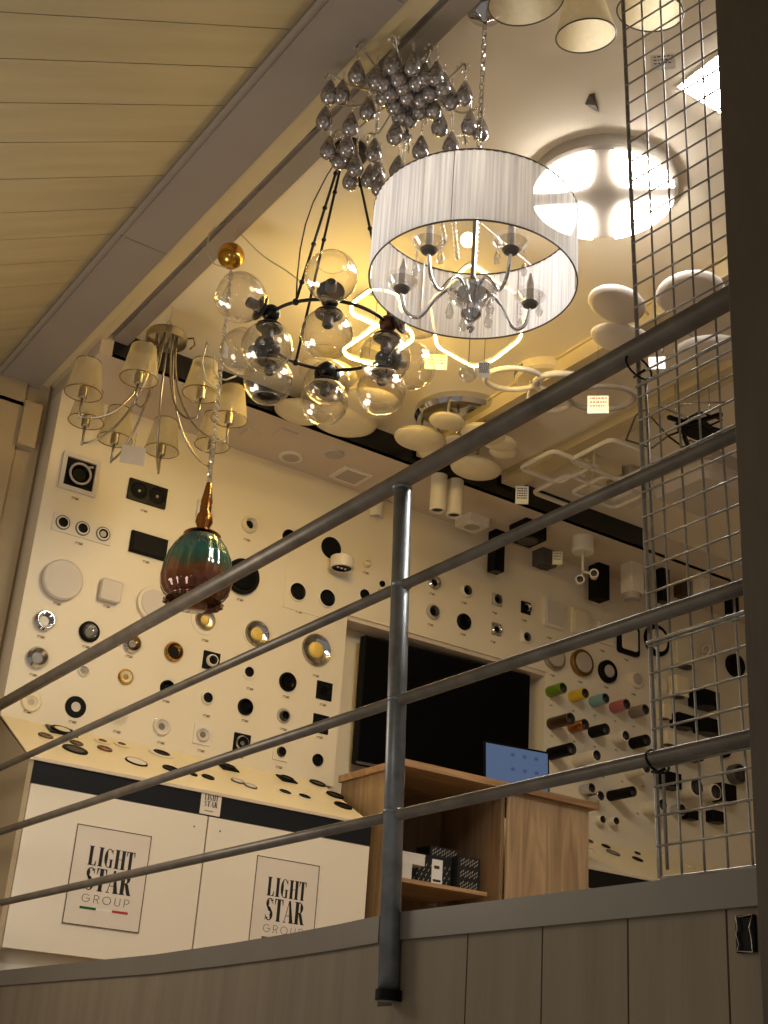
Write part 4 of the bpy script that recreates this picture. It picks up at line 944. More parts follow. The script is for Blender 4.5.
# bent tube lamp, lit warm
def bent_tube(P, px_pts, z, label, lit, r=.009):
    pts = [W(x, y, 'Z', z) - P for x, y in px_pts]
    t = thing('bent_tube_lamp', label, 'ceiling lamp', P, group='lit bent tube lamps')
    def rnd(ps, rr=.035):
        out = []; n = len(ps)
        for i in range(n):
            a, c, d = ps[i - 1], ps[i], ps[(i + 1) % n]; u = (a - c); v = (d - c); k = min(rr, u.length * .4, v.length * .4); s0 = c + u.normalized() * k; s1 = c + v.normalized() * k
            for q in range(5): w_ = q / 4; out.append(s0 * (1 - w_) ** 2 + c * 2 * w_ * (1 - w_) + s1 * w_ * w_)
        return out
    R_ = rnd(pts)
    b = MB(); b.tube(R_, r, 8, True); part('tube_frame', b, M['cream'], t)
    b = MB(); b.tube([p + Vector((0, 0, -r * .9)) for p in R_], r * .62, 8, True); part('light_strip', b, M[lit], t)
    b = MB(); b.box(-.08, .08, -.05, .05, -.03, 0, bev=.004); part('canopy', b, M['cream'], t)
    for k in (0, len(R_) // 2):
        b = MB(); q = R_[k]; b.tube([q, Vector((q.x, q.y, 0))], .002, 5); part('suspension_wire', b, M['wire'], t)
M['leddim'] = emis('dim_warm_led_tube', (1, .68, .2), 26)
bent_tube(CP(470, 300), ((437, 345), (474, 366), (493, 359), (520, 338), (528, 300), (470, 262), (430, 300)), 2.98, 'warm lit bent tube lamp showing under the drum shade', 'leddim')
bent_tube(CP(376, 300), ((374, 286), (352, 302), (351, 312), (382, 326), (402, 312), (398, 292)), 2.98, 'warm lit bent tube lamp just left of the drum shade', 'ledwarm')
bent_tube(CP(372, 350), ((382, 321), (343, 348), (347, 355), (376, 364), (414, 338), (410, 327)), 2.95, 'brightest warm lit bent tube lamp behind the black globe chandelier', 'ledwarm')
# dark angular fixture behind the mesh
P = CP(700, 428); t = thing('angular_wire_lamp', 'black and silver angular wire ceiling lamp behind the mesh', 'ceiling lamp', P)
b = MB(); b.box(-.11, .11, -.05, .05, -.04, 0, bev=.005); part('canopy', b, M['blackg'], t)
def PQ(px, py, z=2.9): return W(px, py, 'Z', z) - P
for pts, m_ in ((((626, 440), (652, 448), (668, 436), (645, 410), (636, 415)), 'dgrey'), (((676, 424), (700, 430), (722, 420), (700, 412)), 'black'), (((668, 436), (690, 452), (722, 430), (700, 424)), 'black'), (((655, 405), (690, 418), (730, 402)), 'chrome'), (((700, 445), (690, 440), (684, 448), (700, 452)), 'dgrey')):
    b = MB(); b.tube([PQ(*p) for p in pts], .005, 6, True); part('wire_loop', b, M[m_], t)
for pts in (((668, 417), (690, 424)), ((690, 424), (722, 414)), ((684, 436), (690, 450)), ((700, 420), (716, 432))):
    b = MB(); b.tube([PQ(*p) for p in pts], .012, 4); part('bar', b, M['blackg'], t)
for q in ((676, 424), (710, 420)):
    b = MB(); b.tube([PQ(*q), Vector((PQ(*q).x, PQ(*q).y, 0))], .003, 6); part('stem', b, M['chrome'], t)
# big rounded square plafonds
def plafond(px, py, s, label, z=2.93, sy=None):
    P = W(px, py, 'Z', z); P.z = ZC; t = thing('rounded_plafond', label, 'ceiling lamp', P, CEILROT, 'large rounded square ceiling lamps')
    def rs(s, sy, rr):
        pts = []
        for (cx, cy, a) in ((s - rr, sy - rr, 0), (-s + rr, sy - rr, PI / 2), (-s + rr, -sy + rr, PI), (s - rr, -sy + rr, 1.5 * PI)):
            for q in range(7): pts.append((cx + rr * math.cos(a + q * PI / 12), cy + rr * math.sin(a + q * PI / 12)))
        return pts
    sy = sy or s
    b = MB(); b.prism(rs(s, sy, s * .25), 0, .06, bev=.004); part('base', b, M['greyw'], t)
    b = MB(); b.prism(rs(s * .93, sy * .93, s * .25), .06, .15, bev=.03); part('diffuser', b, M['opal'], t)
plafond(705, 505, .22, 'large rounded square ceiling lamp behind the mesh, by the pillar')
plafond(632, 508, .10, 'smaller boxy ceiling lamp where the dark strip ends', sy=.1)
# soffit samples
def SF(px, py): return W(px, py, 'Z', ZS)
flat(SF(291, 456.5), CEILROT, .062, 'round soffit downlight with grey diffuser and white rim', 'greyw', rim='white', k=.72, h=.012)
flat(SF(334, 453.5), CEILROT, .052, 'round soffit downlight without a rim beside the square one', 'greyw', rim='opal', k=.92, h=.01)
flat(SF(351, 475), CEILROT, .085, 'square soffit panel light with grey diffuser', 'greyw', shape='square', rim='white', k=.72, h=.014)
flat(SF(285, 434), CEILROT, .05, 'faint square cream soffit panel light', 'soffit', shape='square', rim='soffit', k=.9, h=.008)
flat(SF(251, 434), CEILROT, .045, 'faint square cream soffit panel light nearest the chandelier shades', 'soffit', shape='square', rim='soffit', k=.9, h=.008)
def can(px, py, r, L, label, shape='round'):
    Q = W(px, py, 'Z', ZS - L); P = Vector((Q.x, Q.y, ZS)); t = thing('surface_downlight', label, 'downlight', P, CEILROT, 'white downlights hanging under the soffit')
    b = MB()
    if shape == 'round': b.lathe([(r, 0), (r, L - .003), (r - .003, L), (r * .75, L), (r * .7, L - .01)], 28)
    else: b.box(-r, r, -r, r, 0, L, bev=.004); b.lathe([(r * .75, L), (r * .7, L + .004), (r * .62, L + .002)], 28)
    part('housing', b, M['white'], t)
    b = MB(); zz = L - .01 if shape == 'round' else L + .002
    b.lathe([(r * .7, zz), (r * .4, zz - .004 if shape == 'round' else zz), (0, zz - .004 if shape == 'round' else zz)], 22); part('reflector', b, M['greyw' if L < .1 or px < 400 else 'cap'], t)
can(376, 517, .038, .12, 'single white cylinder downlight under the soffit left of the post')
can(437.5, 511, .042, .2, 'left of two tall white cylinder downlights under the soffit')
can(454, 516, .042, .2, 'right of two tall white cylinder downlights under the soffit')
can(416, 525, .055, .05, 'flat white square downlight just right of the post', 'square')
can(472, 527, .07, .05, 'larger flat white square downlight with ringed lens', 'square')
# ------------------------------------------------------------------ drum shade chandelier
AXD = CP(485.5, 8); D_ = math.hypot(AXD.x, AXD.y)
zb_ = WH(474, 283.5, D_).z; Rd = .290; ztp = WH(477, 149, D_ - Rd).z
t = thing('drum_chandelier', 'crystal chandelier inside a large white pleated drum shade hung on a chain', 'chandelier', (AXD.x, AXD.y, zb_))
o = Vector((0, 0, 0)); H = ztp - zb_; zc = ZC - zb_
b = MB(); b.lathe([(0, zc), (.055, zc), (.06, zc - .015), (.05, zc - .03), (.02, zc - .045), (.006, zc - .06)], 32, smooth=True); part('ceiling_canopy', b, M['chrome'], t)
b = MB(); z = zc - .06; k = 0; ll = .034
while z > .40:
    pts = []
    for q in range(12):
        a = q * PI / 6; u = .0075 * math.cos(a); w = ll / 2 * math.sin(a)
        pts.append((u, 0, z - ll / 2 + w) if k % 2 else (0, u, z - ll / 2 + w))
    b.tube(pts, .0018, 5, True); z -= ll * .78; k += 1
b.tube([(.006, 0, zc - .05), (.01, .004, zc * .6 + .1), (.006, 0, .38)], .0015, 5)
part('chain', b, M['chrome'], t)
b = MB(); n = 160; vs = []; fs = []
for j, zz in enumerate((0, H * .5, H)):
    for i in range(n):
        a = 2 * PI * i / n; r = Rd + (.0016 if i % 2 else -.0016); vs.append((r * math.cos(a), r * math.sin(a), zz))
for j in range(2):
    for i in range(n): fs.append((j * n + i, j * n + (i + 1) % n, (j + 1) * n + (i + 1) % n, (j + 1) * n + i))
b.add(vs, fs, True); sh = part('drum_shade', b, M['organza'], t)
b = MB()
for zz in (0, H): b.tube([(Rd * math.cos(q * PI / 40), Rd * math.sin(q * PI / 40), zz) for q in range(80)], .0026, 6, True)
part('shade_rim', b, M['dgrey'], sh)
b = MB()
for q in range(6): a = q * PI / 3 + .44; b.tube([((Rd - .004) * math.cos(a), (Rd - .004) * math.sin(a), 0), ((Rd - .004) * math.cos(a), (Rd - .004) * math.sin(a), H)], .0016, 5)
for q in range(3): a = q * 2 * PI / 3 + .3; b.tube([(Rd * math.cos(a), Rd * math.sin(a), H), (0, 0, H - .01)], .0018, 5)
part('shade_frame', b, M['nickel'], sh)
q = WH(452, 190, D_ - Rd) - Vector((AXD.x, AXD.y, 0)); a = math.atan2(q.y, q.x); b = MB(); b.box(Rd + .001, Rd + .003, -.0012, .0012, .002, H - .002, T=Matrix.Rotation(a, 4, 'Z')); part('seam', b, M['nickel'], sh)
hub = WH(466, 297, D_).z - zb_; bot = WH(463, 318, D_).z - zb_
b = MB(); b.lathe([(.007, H), (.007, hub + .07), (.012, hub + .06), (.02, hub + .045), (.012, hub + .03)], 16, smooth=True); part('column', b, M['chrome'], t)
b = MB(); b.lathe([(.012, hub + .035), (.055, hub + .03), (.07, hub + .015), (.062, hub - .002), (.04, hub - .02), (.03, hub - .035)], 12); part('crystal_bowl', b, M['crystal'], t)
b = MB(); b.lathe([(.05, hub + .01), (.04, hub - .012), (.022, hub - .03), (.03, hub - .045), (.028, hub - .06), (.012, hub - .075), (.006, hub - .09), (.012, hub - .1), (.004, hub - .115), (0, hub - .116)], 24, smooth=True); part('chrome_finial', b, M['chrome'], t)
ballz = WH(462, 373, D_).z - zb_
b = MB(); b.add(*(lambda: ([], []))()); 
b = MB(); b.sphere((0, 0, ballz), .0255, 10, 8); part('crystal_ball', b, M['crystal'], t)
b = MB(); b.tube([(0, 0, hub - .11), (0, 0, ballz + .025)], .0015, 5); part('ball_hook', b, M['chrome'], t)
armends = ((429, 247), (512, 246), (403, 283), (532, 296), (470, 233))
for i, (px, py) in enumerate(((429, 246), (511, 246), (402, 285), (530, 300))):
    Q = W(px, py, 'Z', zb_ + hub + .07) - Vector((AXD.x, AXD.y, zb_))
    d = Vector((Q.x, Q.y, 0)); R_ = d.length; d.normalize()
    zc_ = hub + .07
    path = [(0.02, hub + .0), (R_ * .3, hub + .035), (R_ * .5, hub + .01), (R_ * .72, hub - .045), (R_ * .92, hub - .02), (R_, hub + .05)]
    pts = []
    for k in range(len(path) - 1):
        p0 = path[max(k - 1, 0)]; p1 = path[k]; p2 = path[k + 1]; p3 = path[min(k + 2, len(path) - 1)]
        for q in range(6):
            u = q / 6; f_ = lambda a, b_, c, d_: .5 * ((2 * b_) + (-a + c) * u + (2 * a - 5 * b_ + 4 * c - d_) * u * u + (-a + 3 * b_ - 3 * c + d_) * u ** 3)
            rr = f_(p0[0], p1[0], p2[0], p3[0]); z_ = f_(p0[1], p1[1], p2[1], p3[1]); pts.append((d.x * rr, d.y * rr, z_))
    pts.append((d.x * R_, d.y * R_, hub + .05))
    b = MB(); b.tube(pts, .0052, 8); a_ = part('arm', b, M['chrome'], t)
    A = Matrix.Translation((d.x * R_, d.y * R_, hub + .05))
    b = MB(); b.lathe([(.004, -.005), (.02, .0), (.024, .008), (.01, .012)], 18, A); part('cup', b, M['dgrey'], a_)
    b = MB(); b.lathe([(.012, .012), (.03, .014), (.046, .03), (.05, .042)], 14, A); b.lathe([(.046, .03), (.02, .02)], 14, A); part('crystal_bobeche', b, M['crystal'], a_)
    b = MB(); b.lathe([(0, .012), (.011, .012), (.011, .075), (.007, .09), (.003, .11), (0, .112)], 14, A, smooth=False); part('candle_bulb', b, M['greyw'], a_)
    if i in (0, 3, 1):
        for sgn in (-1, 1):
            n_ = Vector((-d.y, d.x, 0)) * sgn * .045; p = A @ Vector((n_.x, n_.y, .03))
            b = MB()
            for q in range(3): b.sphere((p.x, p.y, p.z - .012 * q - .01), .0045, 8, 5)
            b.lathe([(0, 0), (.006, -.012), (.011, -.03), (.008, -.042), (0, -.048)], 8, Matrix.Translation(p + Vector((0, 0, -.042)))); part('crystal_drop', b, M['crystal'], a_)
for (px, py, zt, n_) in ((453, 240, 0, 9), (477, 232, 0, 11), (440, 235, 0, 6)):
    Q = W(px, py, 'Z', zb_ + .19) - Vector((AXD.x, AXD.y, zb_)); b = MB()
    for q in range(n_): b.sphere((Q.x * (1 - q * .03), Q.y * (1 - q * .03), .25 - .0165 * q), .0072, 8, 6)
    part('bead_strand', b, M['crystal'], t)
for a in (0, 1.3, 2.6, 3.9, 5.1):
    b = MB(); b.lathe([(0, 0), (.007, -.015), (.013, -.037), (.009, -.052), (0, -.058)], 8, Matrix.Translation((.06 * math.cos(a), .06 * math.sin(a), hub + .0 - .02))); b.sphere((.06 * math.cos(a), .06 * math.sin(a), hub - .012), .006, 8, 5); part('crystal_drop', b, M['crystal'], t)
# lit bulb behind/inside
b = MB(); b.sphere((.02, .06, H - .04), .022, 14, 10); part('warm_bulb', b, M['bulbw'], t, 'small glowing warm bulb')
# ------------------------------------------------------------------ black globe chandelier
AS = CP(347, 150); DS = math.hypot(AS.x, AS.y); zr = WH(325, 336, DS).z
t = thing('globe_chandelier', 'black ring chandelier with clear glass globes hung on three black rods', 'chandelier', (AS.x, AS.y, zr))
c0 = Vector((AS.x, AS.y, zr)); zc = ZC - zr
b = MB(); b.lathe([(0, zc), (.075, zc), (.078, zc - .02), (.07, zc - .03), (0, zc - .03)], 32); part('ceiling_canopy', b, M['balck'], t)
RJ = .222
b = MB(); b.tube([(RJ * math.cos(q * PI / 36), RJ * math.sin(q * PI / 36), 0) for q in range(72)], .0062, 8, True); part('ring', b, M['balck'], t)
angs = []
for (px, py) in ((271, 312), (330, 305), (387, 325), (378, 360), (320, 368), (262, 348)):
    Q = W(px, py, 'Z', zr) - c0; angs.append(math.atan2(Q.y, Q.x))
base = angs[1]; aj = [base + k * PI / 3 * (-1 if ((angs[2] - angs[1] + PI) % (2 * PI) - PI) < 0 else 1) for k in (-1, 0, 1, 2, 3, 4)]
GR = .084
globe_bottom = MB(); 
def globe_parts(parent, A):
    # socket disc, socket tube and globe with an opening, axis along local +Z of A (away from joint)
    b = MB(); b.lathe([(0, .028), (.036, .032), (.046, .04), (.044, .045), (.018, .052)], 24, A); s_ = part('socket_disc', b, M['balck'], parent)
    b = MB(); b.lathe([(.018, .045), (.018, .085), (.014, .09), (.012, .082), (0, .08)], 18, A); part('bulb_socket', b, M['dgrey'], s_)
    b = MB(); prof = []
    th0 = .25; th1 = PI - .62
    for q in range(15): th = th0 + (th1 - th0) * q / 14; prof.append((GR * math.sin(th), .116 - GR * math.cos(th)))
    b.lathe(prof, 36, A, smooth=True, split=False); g_ = part('glass_globe', b, M['globe'], parent)
    rr, zz = prof[-1]; b = MB(); b.tube([A @ Vector((rr * math.cos(q * PI / 16), rr * math.sin(q * PI / 16), zz)) for q in range(32)], .0016, 6, True); part('globe_lip', b, M['crystal'], g_)
for i, a in enumerate(aj):
    J = Vector((RJ * math.cos(a), RJ * math.sin(a), 0)); b = MB(); b.sphere(J, .03, 18, 12); b.sphere(J + Vector((0, 0, .028)), .005, 8, 6)
    j_ = part('joint_ball', b, M['balck' if i != 2 else 'brownfix'], t)
    b = MB(); b.tube([J, J + Vector((0, 0, -.06))], .005, 8); dirn = Vector((math.cos(a), math.sin(a), 0.12)).normalized(); b.tube([J, J + dirn * .06], .005, 8); part('stub', b, M['balck'], j_)
    A = Matrix.Translation(J + Vector((0, 0, -.012))) @ Matrix.Rotation(PI, 4, 'X'); globe_parts(j_, A)
    rotq = Vector((0, 0, 1)).rotation_difference(dirn).to_matrix().to_4x4(); globe_parts(j_, Matrix.Translation(J) @ rotq)
for i in (0, 2, 4):
    a = aj[i] + (aj[1] - aj[0]) / 2; J = Vector((RJ * math.cos(a), RJ * math.sin(a), 0)); top = Vector((.03 * math.cos(a), .03 * math.sin(a), zc - .03))
    b = MB(); b.tube([J, top], .0048, 8)
    for f_ in (.12, .36, .6, .84): q = J.lerp(top, f_); b.sphere(q, .009, 10, 6)
    b.sphere(J, .012, 10, 8); part('rod', b, M['balck'], t)
    if i == 0:
        pts = [J + Vector((0, 0, .02))] + [J.lerp(top, u) + Vector((-.05, .0, 0)) * math.sin(u * PI) for u in (.15, .3, .45, .6, .8)] + [top]
        b = MB(); b.tube(pts, .0025, 6); part('cord', b, M['cabled'], t)
# cords draped under the ceiling
def cord(pts, r, mat, label, name='cord'):
    c = pts[0]; P = []
    n = len(pts)
    for k in range(n - 1):
        p0 = pts[max(k - 1, 0)]; p1 = pts[k]; p2 = pts[k + 1]; p3 = pts[min(k + 2, n - 1)]
        for q in range(8):
            u = q / 8; P.append(.5 * ((2 * p1) + (-p0 + p2) * u + (2 * p0 - 5 * p1 + 4 * p2 - p3) * u * u + (-p0 + 3 * p1 - 3 * p2 + p3) * u ** 3) - c)
    P.append(pts[-1] - c); b = MB(); b.tube(P, r, 6); o = part(name, b, M[mat]); o.location = c; return tag(o, label, 'cord')
cord([W(240, 233, 'Z', 3.1), W(262, 255, 'Z', 3.06), W(285, 270, 'Z', 3.0), W(303, 283, 'Z', 2.95)], .003, 'cable', 'pale cord sagging under the ceiling left of the black rods')
cord([W(318, 126, 'Z', 3.06), W(300, 140, 'Z', 3.06), W(292, 146, 'Z', 3.07)], .003, 'cabled', 'dark cord along the ceiling trim behind the smoked crystal lamp')
# ------------------------------------------------------------------ teal glass pendant
YG = 3.55
GB = W(231, 256, 'Y', 3.95); DG = math.hypot(GB.x, GB.y)
t = thing('vase_pendant', 'teal and copper ribbed glass vase pendant on a long twisted clear cord with gold ball', 'pendant lamp', GB)
base = GB.copy()
def G_(px, py): return WH(px, py, DG) - base
rb = 13.5 * mpp(GB)
b = MB(); b.sphere((0, 0, 0), rb, 28, 18); part('gold_ball', b, M['gold'], t, 'crackled gold ball canopy')
b = MB(); top = Vector((0.0, 0, ZC - GB.z)); b.tube([(0, 0, rb * .9), (0, 0, ZC - GB.z)], .0015, 5)
b.tube([G_(226, 268), G_(214, 264), G_(207, 250), G_(209, 234), G_(218, 224), G_(228, 222)], .003, 6); part('hanging_wire', b, M['cable'], t)
pa = G_(231, 270); pb_ = G_(209, 485)
for ph in (0, PI):
    b = MB(); pts = []
    for q in range(220):
        u = q / 219; w = .0045 * (1 + .7 * math.sin(u * 37) ** 2); a = u * 2 * PI * 34 + ph; c = pa.lerp(pb_, u); pts.append(c + Vector((w * math.cos(a), w * math.sin(a), 0)))
    b.tube(pts, .0036, 5); part('twisted_cord', b, M['greyw' if ph else 'crystal'], t)
b = MB(); q = G_(225, 350)
b.box(q.x - .012, q.x + .012, q.y - .002, q.y + .002, q.z - .035, q.z + .02); part('cord_tag', b, M['greyw'], t)
b = MB()
for (pp) in (((219, 392), (206, 380), (202, 362), (207, 342), (214, 355), (214, 372), (220, 380)), ((236, 376), (226, 380), (215, 378))):
    pts = [G_(*x) for x in pp]; b.tube(pts, .0035, 6)
part('cord_loop', b, M['cable'], t)
zt = G_(207, 482).z; z1 = G_(205, 533).z; z2 = G_(193, 600).z; z3 = G_(193, 612).z
cx = (pb_ + Vector((0, 0, 0)))
A = Matrix.Translation((pb_.x, pb_.y, 0))
h1 = zt - z1
b = MB(); b.lathe([(.004, zt), (.010, zt - .004), (.015, zt - h1 * .2), (.021, zt - h1 * .4), (.015, zt - h1 * .5), (.019, zt - h1 * .53), (.016, zt - h1 * .57), (.027, zt - h1 * .67), (.031, zt - h1 * .8), (.02, zt - h1 * .92), (.022, zt - h1 * .96), (.055, z1 - .002), (.066, z1 - .010)], 24, A, smooth=True); part('stem', b, M['copper'], t, 'turned copper coloured stem')
Rg = 31 * mpp(GB); hv = z1 - z2; n = 72; prof = [(.4, 0), (.56, .05), (.74, .17), (.88, .34), (.97, .52), (1, .68), (.95, .82), (.84, .91), (.72, .955), (.76, .99), (.84, 1.02)]
b = MB(); vs = []; fs = []
fine = []
for k in range(len(prof) - 1):
    for q in range(4): u = q / 4; fine.append((prof[k][0] * (1 - u) + prof[k + 1][0] * u, prof[k][1] * (1 - u) + prof[k + 1][1] * u))
fine.append(prof[-1])
for (r, zf) in fine:
    for i in range(n):
        a = 2 * PI * i / n; rr = Rg * r * (1 + .06 * abs(math.sin(a * 8)) * min(1, 3 * zf)); vs.append((rr * math.cos(a), rr * math.sin(a), z1 - .008 - hv * zf))
for k in range(len(fine) - 1):
    for i in range(n): fs.append((k * n + i, k * n + (i + 1) % n, (k + 1) * n + (i + 1) % n, (k + 1) * n + i))
b.add(vs, fs, True, A)
mg = bpy.data.materials.new('teal_copper_glass'); mg.use_nodes = True; nt = mg.node_tree; N = nt.nodes; L = nt.links; p = N['Principled BSDF']
tc = N.new('ShaderNodeTexCoord'); sp = N.new('ShaderNodeSeparateXYZ'); L.new(tc.outputs['Object'], sp.inputs[0])
mr = N.new('ShaderNodeMapRange'); mr.inputs['From Min'].default_value = z2; mr.inputs['From Max'].default_value = z1; L.new(sp.outputs['Z'], mr.inputs['Value'])
no = N.new('ShaderNodeTexNoise'); no.inputs['Scale'].default_value = 30; L.new(tc.outputs['Object'], no.inputs['Vector'])
ad = N.new('ShaderNodeMath'); ad.operation = 'MULTIPLY_ADD'; ad.inputs[1].default_value = .35; L.new(no.outputs['Fac'], ad.inputs[0]); L.new(mr.outputs['Result'], ad.inputs[2])
cr = N.new('ShaderNodeValToRGB'); e = cr.color_ramp.elements; e[0].position = .3; e[0].color = lin((92, 44, 22)); e[1].position = 1.0; e[1].color = lin((4, 62, 66))
q = e.new(.48); q.color = lin((120, 68, 36)); q = e.new(.6); q.color = lin((70, 84, 58)); q = e.new(.78); q.color = lin((14, 104, 96))
L.new(ad.outputs[0], cr.inputs[0]); L.new(cr.outputs[0], p.inputs['Base Color']); p.inputs['Roughness'].default_value = .05; p.inputs['Metallic'].default_value = .35
p.inputs['Transmission Weight'].default_value = .15; p.inputs['Coat Weight'].default_value = .6
g_ = part('glass_shade', b, mg, t)
b = MB(); b.lathe([(Rg * .45, z2 - .004), (Rg * .42, z2 - .02), (Rg * .36, z2 - .035), (0, z2 - .036)], 28, A, smooth=True); part('glass_collar', b, mg, t)
# ------------------------------------------------------------------ eight shade chandelier
AN = CP(172, 306); DN = math.hypot(AN.x, AN.y); zk = WH(160, 418, DN).z
t = thing('eight_shade_chandelier', 'nickel chandelier with eight sheer cream shades on curved arms', 'chandelier', (AN.x, AN.y, zk)); c0 = Vector((AN.x, AN.y, zk))
zt = WH(177, 340, DN).z - zk
b = MB(); b.lathe([(0, zt + .02), (.085, zt + .02), (.09, zt + .01), (.09, zt - .02), (.086, zt - .022), (.084, zt + .0), (0, zt + .002)], 40); part('canopy', b, M['nickel'], t)
b = MB(); b.tube([(0, 0, zt + .02), (0, 0, zt + .06), (.012, 0, zt + .075), (0, 0, zt + .09), (-.01, 0, zt + .075)], .0025, 6); b.tube([(0, 0, zt + .09), (.008, .004, ZC - zk - .02), (0, 0, ZC - zk)], .0012, 5); part('hook', b, M['nickel'], t)
b = MB(); b.tube([(.06, -.02, zt + .01), (.11, -.03, zt + .03), (.12, -.03, zt - .0), (.1, -.03, zt - .03)], .004, 6); part('wire_end', b, M['brass'], t)
RS = .318
anga = []
for (px, py) in ((140.4, 382.8), (87, 394.6), (84.5, 421.7), (110.8, 442), (162.4, 454.7), (216, 447.6), (233.8, 419.5), (197.8, 395.8)):
    Q = W(px, py, 'Z', zk) - c0; anga.append(math.atan2(Q.y, Q.x))
rs_b, rs_t, hs = .076, .051, .148
for i, a in enumerate(anga):
    d = Vector((math.cos(a), math.sin(a), 0)); E = d * RS
    pts = []
    r0 = .045; z0 = zt; zlow = -.105
    for q in range(17):
        th = q / 16 * PI / 2; rr = r0 + (RS - r0) * (1 - math.cos(th)); zz = z0 + (zlow - z0) * math.sin(th); pts.append(d * rr + Vector((0, 0, zz)))
    b = MB(); b.tube(pts, .0048, 8); ar = part('arm', b, M['nickel'], t)
    b = MB(); b.tube([E + Vector((0, 0, zlow - .008)), E + Vector((0, 0, -.02))], .0052, 8); part('candle_stick', b, M['nickel'], ar)
    A = Matrix.Translation(E); b = MB(); b.lathe([(0, -.025), (.016, -.025), (.018, -.02), (.018, .02), (.012, .022), (.012, .05), (0, .05)], 18, A); part('socket', b, M['nickel'], ar)
    b = MB(); b.lathe([(rs_b, 0), (rs_t, hs)], 32, A, smooth=True, split=False); s_ = part('lamp_shade', b, M['voile'], t)
    b = MB()
    for r_, z_ in ((rs_b, 0), (rs_t, hs)): b.tube([A @ Vector((r_ * math.cos(q * PI / 16), r_ * math.sin(q * PI / 16), z_)) for q in range(32)], .0022, 6, True)
    for q in range(3): b.tube([A @ Vector((.014 * math.cos(q * 2.09), .014 * math.sin(q * 2.09), .018)), A @ Vector((rs_t * math.cos(q * 2.09), rs_t * math.sin(q * 2.09), hs))], .0012, 5)
    part('shade_frame', b, M['brass'], s_)
# ------------------------------------------------------------------ smoked crystal chandelier
AC = CP(412, 62); 
t = thing('smoked_crystal_chandelier', 'chrome chandelier crowded with dark smoked crystal drops beside the ceiling trim', 'chandelier', AC); c0 = AC.copy()
b = MB(); b.lathe([(0, 0), (.06, 0), (.065, -.012), (.05, -.03), (.012, -.045), (.009, -.3), (.02, -.31), (.008, -.33), (0, -.335)], 28, smooth=True); part('column', b, M['chrome'], t)
hubz = -.13
b = MB(); b.lathe([(.01, hubz + .03), (.10, hubz + .025), (.12, hubz + .01), (.11, hubz - .01), (.03, hubz - .02), (.01, hubz - .03)], 28); part('hub_plate', b, M['chrome'], t)
b = MB(); b.lathe([(.05, hubz - .02), (.12, hubz - .01), (.13, hubz + .01), (.125, hubz + .02)], 20); part('crystal_dish', b, M['crystal'], t)
drops = [(190, 165), (270, 185), (335, 125), (432, 190), (510, 170), (80, 245), (130, 245), (235, 310), (345, 290), (445, 310), (570, 270), (625, 250), (60, 350), (165, 375), (345, 410), (525, 375), (645, 370), (690, 395), (75, 470), (150, 460), (120, 510), (185, 540), (165, 595), (260, 480), (448, 470), (570, 455), (355, 550), (240, 585), (275, 565), (282, 620), (395, 250), (300, 250), (485, 235), (400, 345), (360, 175), (300, 195), (462, 175), (415, 130), (540, 215), (365, 330), (500, 305), (330, 235), (450, 260), (380, 210)]
def dprof(s): return [(0, .034 * s), (.004 * s, .03 * s), (.010 * s, .018 * s), (.0185 * s, -.004 * s), (.021 * s, -.016 * s), (.018 * s, -.028 * s), (.009 * s, -.036 * s), (0, -.038 * s)]
for (x, y) in drops:
    px = 310 + x / 4.042; py = 30 + y / 4.042
    zz = ZC - .16 - .16 * min(1, y / 620)
    if abs(x - 390) < 110 and y > 400: zz -= .06
    Q = W(px, py, 'Z', zz) - c0
    A = Matrix.Translation(Q)
    b = MB(); b.lathe(dprof(1.35), 12, A, smooth=True); d_ = part('smoked_drop', b, M['smoke'], t)
    b = MB()
    nb = 2 + int(y / 130)
    for q in range(nb): b.sphere(Q + Vector((0, 0, .05 + .012 * q)), .0052, 7, 5)
    part('beads', b, M['crystal'], d_)
tips = ((80, 190), (200, 70), (340, 40), (490, 75), (620, 150), (680, 330), (620, 440), (90, 300), (240, 430), (400, 470), (110, 420))
for (x, y) in tips:
    Q = W(310 + x / 4.042, 30 + y / 4.042, 'Z', ZC - .12 - .1 * min(1, y / 500)) - c0
    m1 = Q * .4; m1.z = hubz - .03; m2 = Q * .75; m2.z = Q.z - .01
    pts = [Vector((0, 0, hubz)), m1, m2, Q + Vector((0, 0, .012)), Q * 1.05 + Vector((0, 0, -.01))]
    P_ = []
    for k in range(4):
        p0 = pts[max(k - 1, 0)]; p1 = pts[k]; p2 = pts[k + 1]; p3 = pts[min(k + 2, 4)]
        for q in range(5):
            u = q / 5; P_.append(.5 * ((2 * p1) + (-p0 + p2) * u + (2 * p0 - 5 * p1 + 4 * p2 - p3) * u * u + (-p0 + 3 * p1 - 3 * p2 + p3) * u ** 3))
    P_.append(pts[-1]); b = MB(); b.tube(P_, .0035, 6); a_ = part('arm', b, M['nickel'], t)
    b = MB()
    for q in range(5): a = q * 1.25; b.sphere(Q + Vector((.018 * math.cos(a), .018 * math.sin(a), .0)), .0055, 7, 5)
    part('crystal_rosette', b, M['crystal'], a_)
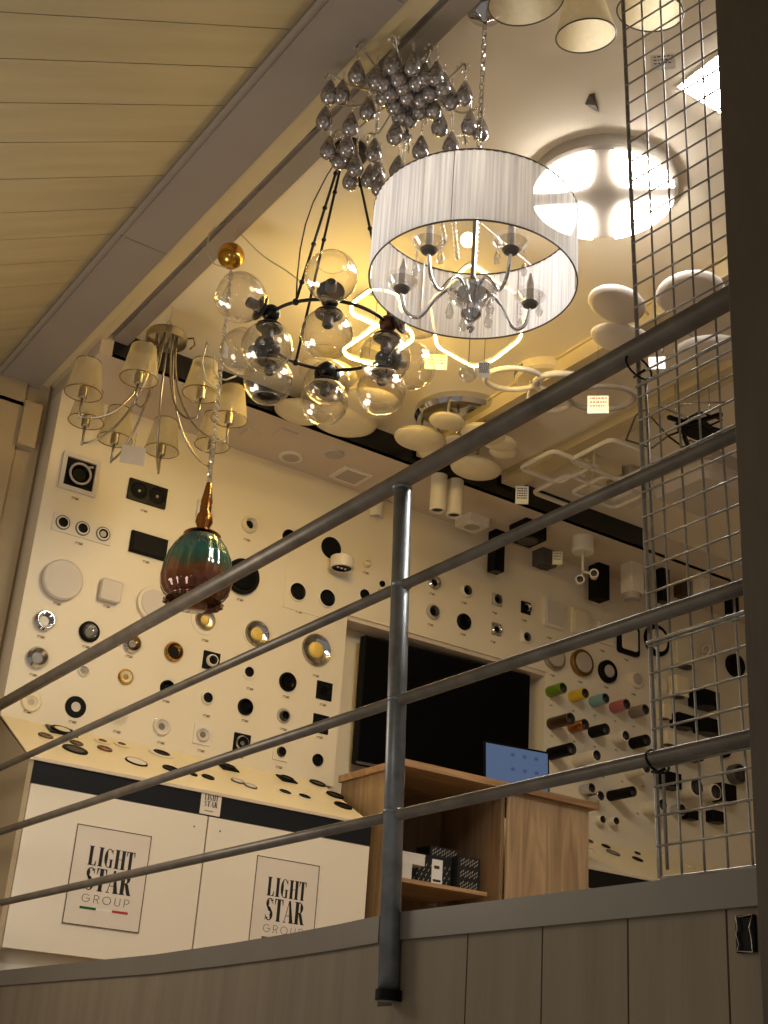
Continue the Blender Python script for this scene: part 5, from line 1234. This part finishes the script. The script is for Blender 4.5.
for (x, y, n_) in ((275, 330, 9), (385, 420, 12), (470, 350, 6), (575, 330, 5)):
    b = MB(); Q = W(310 + x / 4.042, 30 + y / 4.042, 'Z', ZC - .22) - c0
    for q in range(n_): b.sphere(Q + Vector((0, 0, -.0135 * q + .04)), .0062, 8, 5)
    part('bead_strand', b, M['crystal'], t)
# ------------------------------------------------------------------ light
w = bpy.data.worlds.new('World'); sc.world = w; w.use_nodes = True
w.node_tree.nodes['Background'].inputs[0].default_value = (1, .9, .78, 1); w.node_tree.nodes['Background'].inputs[1].default_value = .2
def lamp(name, loc, e, col, r=.15, typ='POINT', rot=(0, 0, 0), size=1):
    l = bpy.data.lights.new(name, typ); l.energy = e; l.color = col
    if typ == 'POINT': l.shadow_soft_size = r
    else: l.shape = 'RECTANGLE'; l.size = size[0]; l.size_y = size[1]
    o = bpy.data.objects.new(name, l); C.objects.link(o); o.location = loc; o.rotation_euler = rot; return o
lamp('hall_fill_light', (.45, 3.9, 1.1), 31, (1, .88, .73), .35)  # unseen fill light, added to brighten the left wall and cabinets
lamp('hall_fill_light', (-.9, .8, .9), 14, (1, .88, .7), .3)  # unseen fill light, added to lift the fascia boards
# ------------------------------------------------------------------ camera
cd = bpy.data.cameras.new('Camera'); cam = bpy.data.objects.new('Camera', cd); C.objects.link(cam)
cd.sensor_fit = 'VERTICAL'; cd.sensor_height = 24; cd.lens = 24 * F / 1024; cd.clip_start = .02; cd.clip_end = 60
cam.matrix_world = Matrix(((RGT.x, UPV.x, -FWD.x, 0), (RGT.y, UPV.y, -FWD.y, 0), (RGT.z, UPV.z, -FWD.z, 0), (0, 0, 0, 1)))
sc.camera = cam
sc.view_settings.view_transform = 'Standard'; sc.view_settings.look = 'None'; sc.view_settings.exposure = .3; sc.view_settings.gamma = 1
sc.view_settings.use_curve_mapping = False
sc.cycles.max_bounces = 10; sc.cycles.transparent_max_bounces = 24; sc.cycles.transmission_bounces = 8; sc.cycles.glossy_bounces = 5
sc.cycles.use_denoising = True
sc.cycles.sample_clamp_indirect = 6
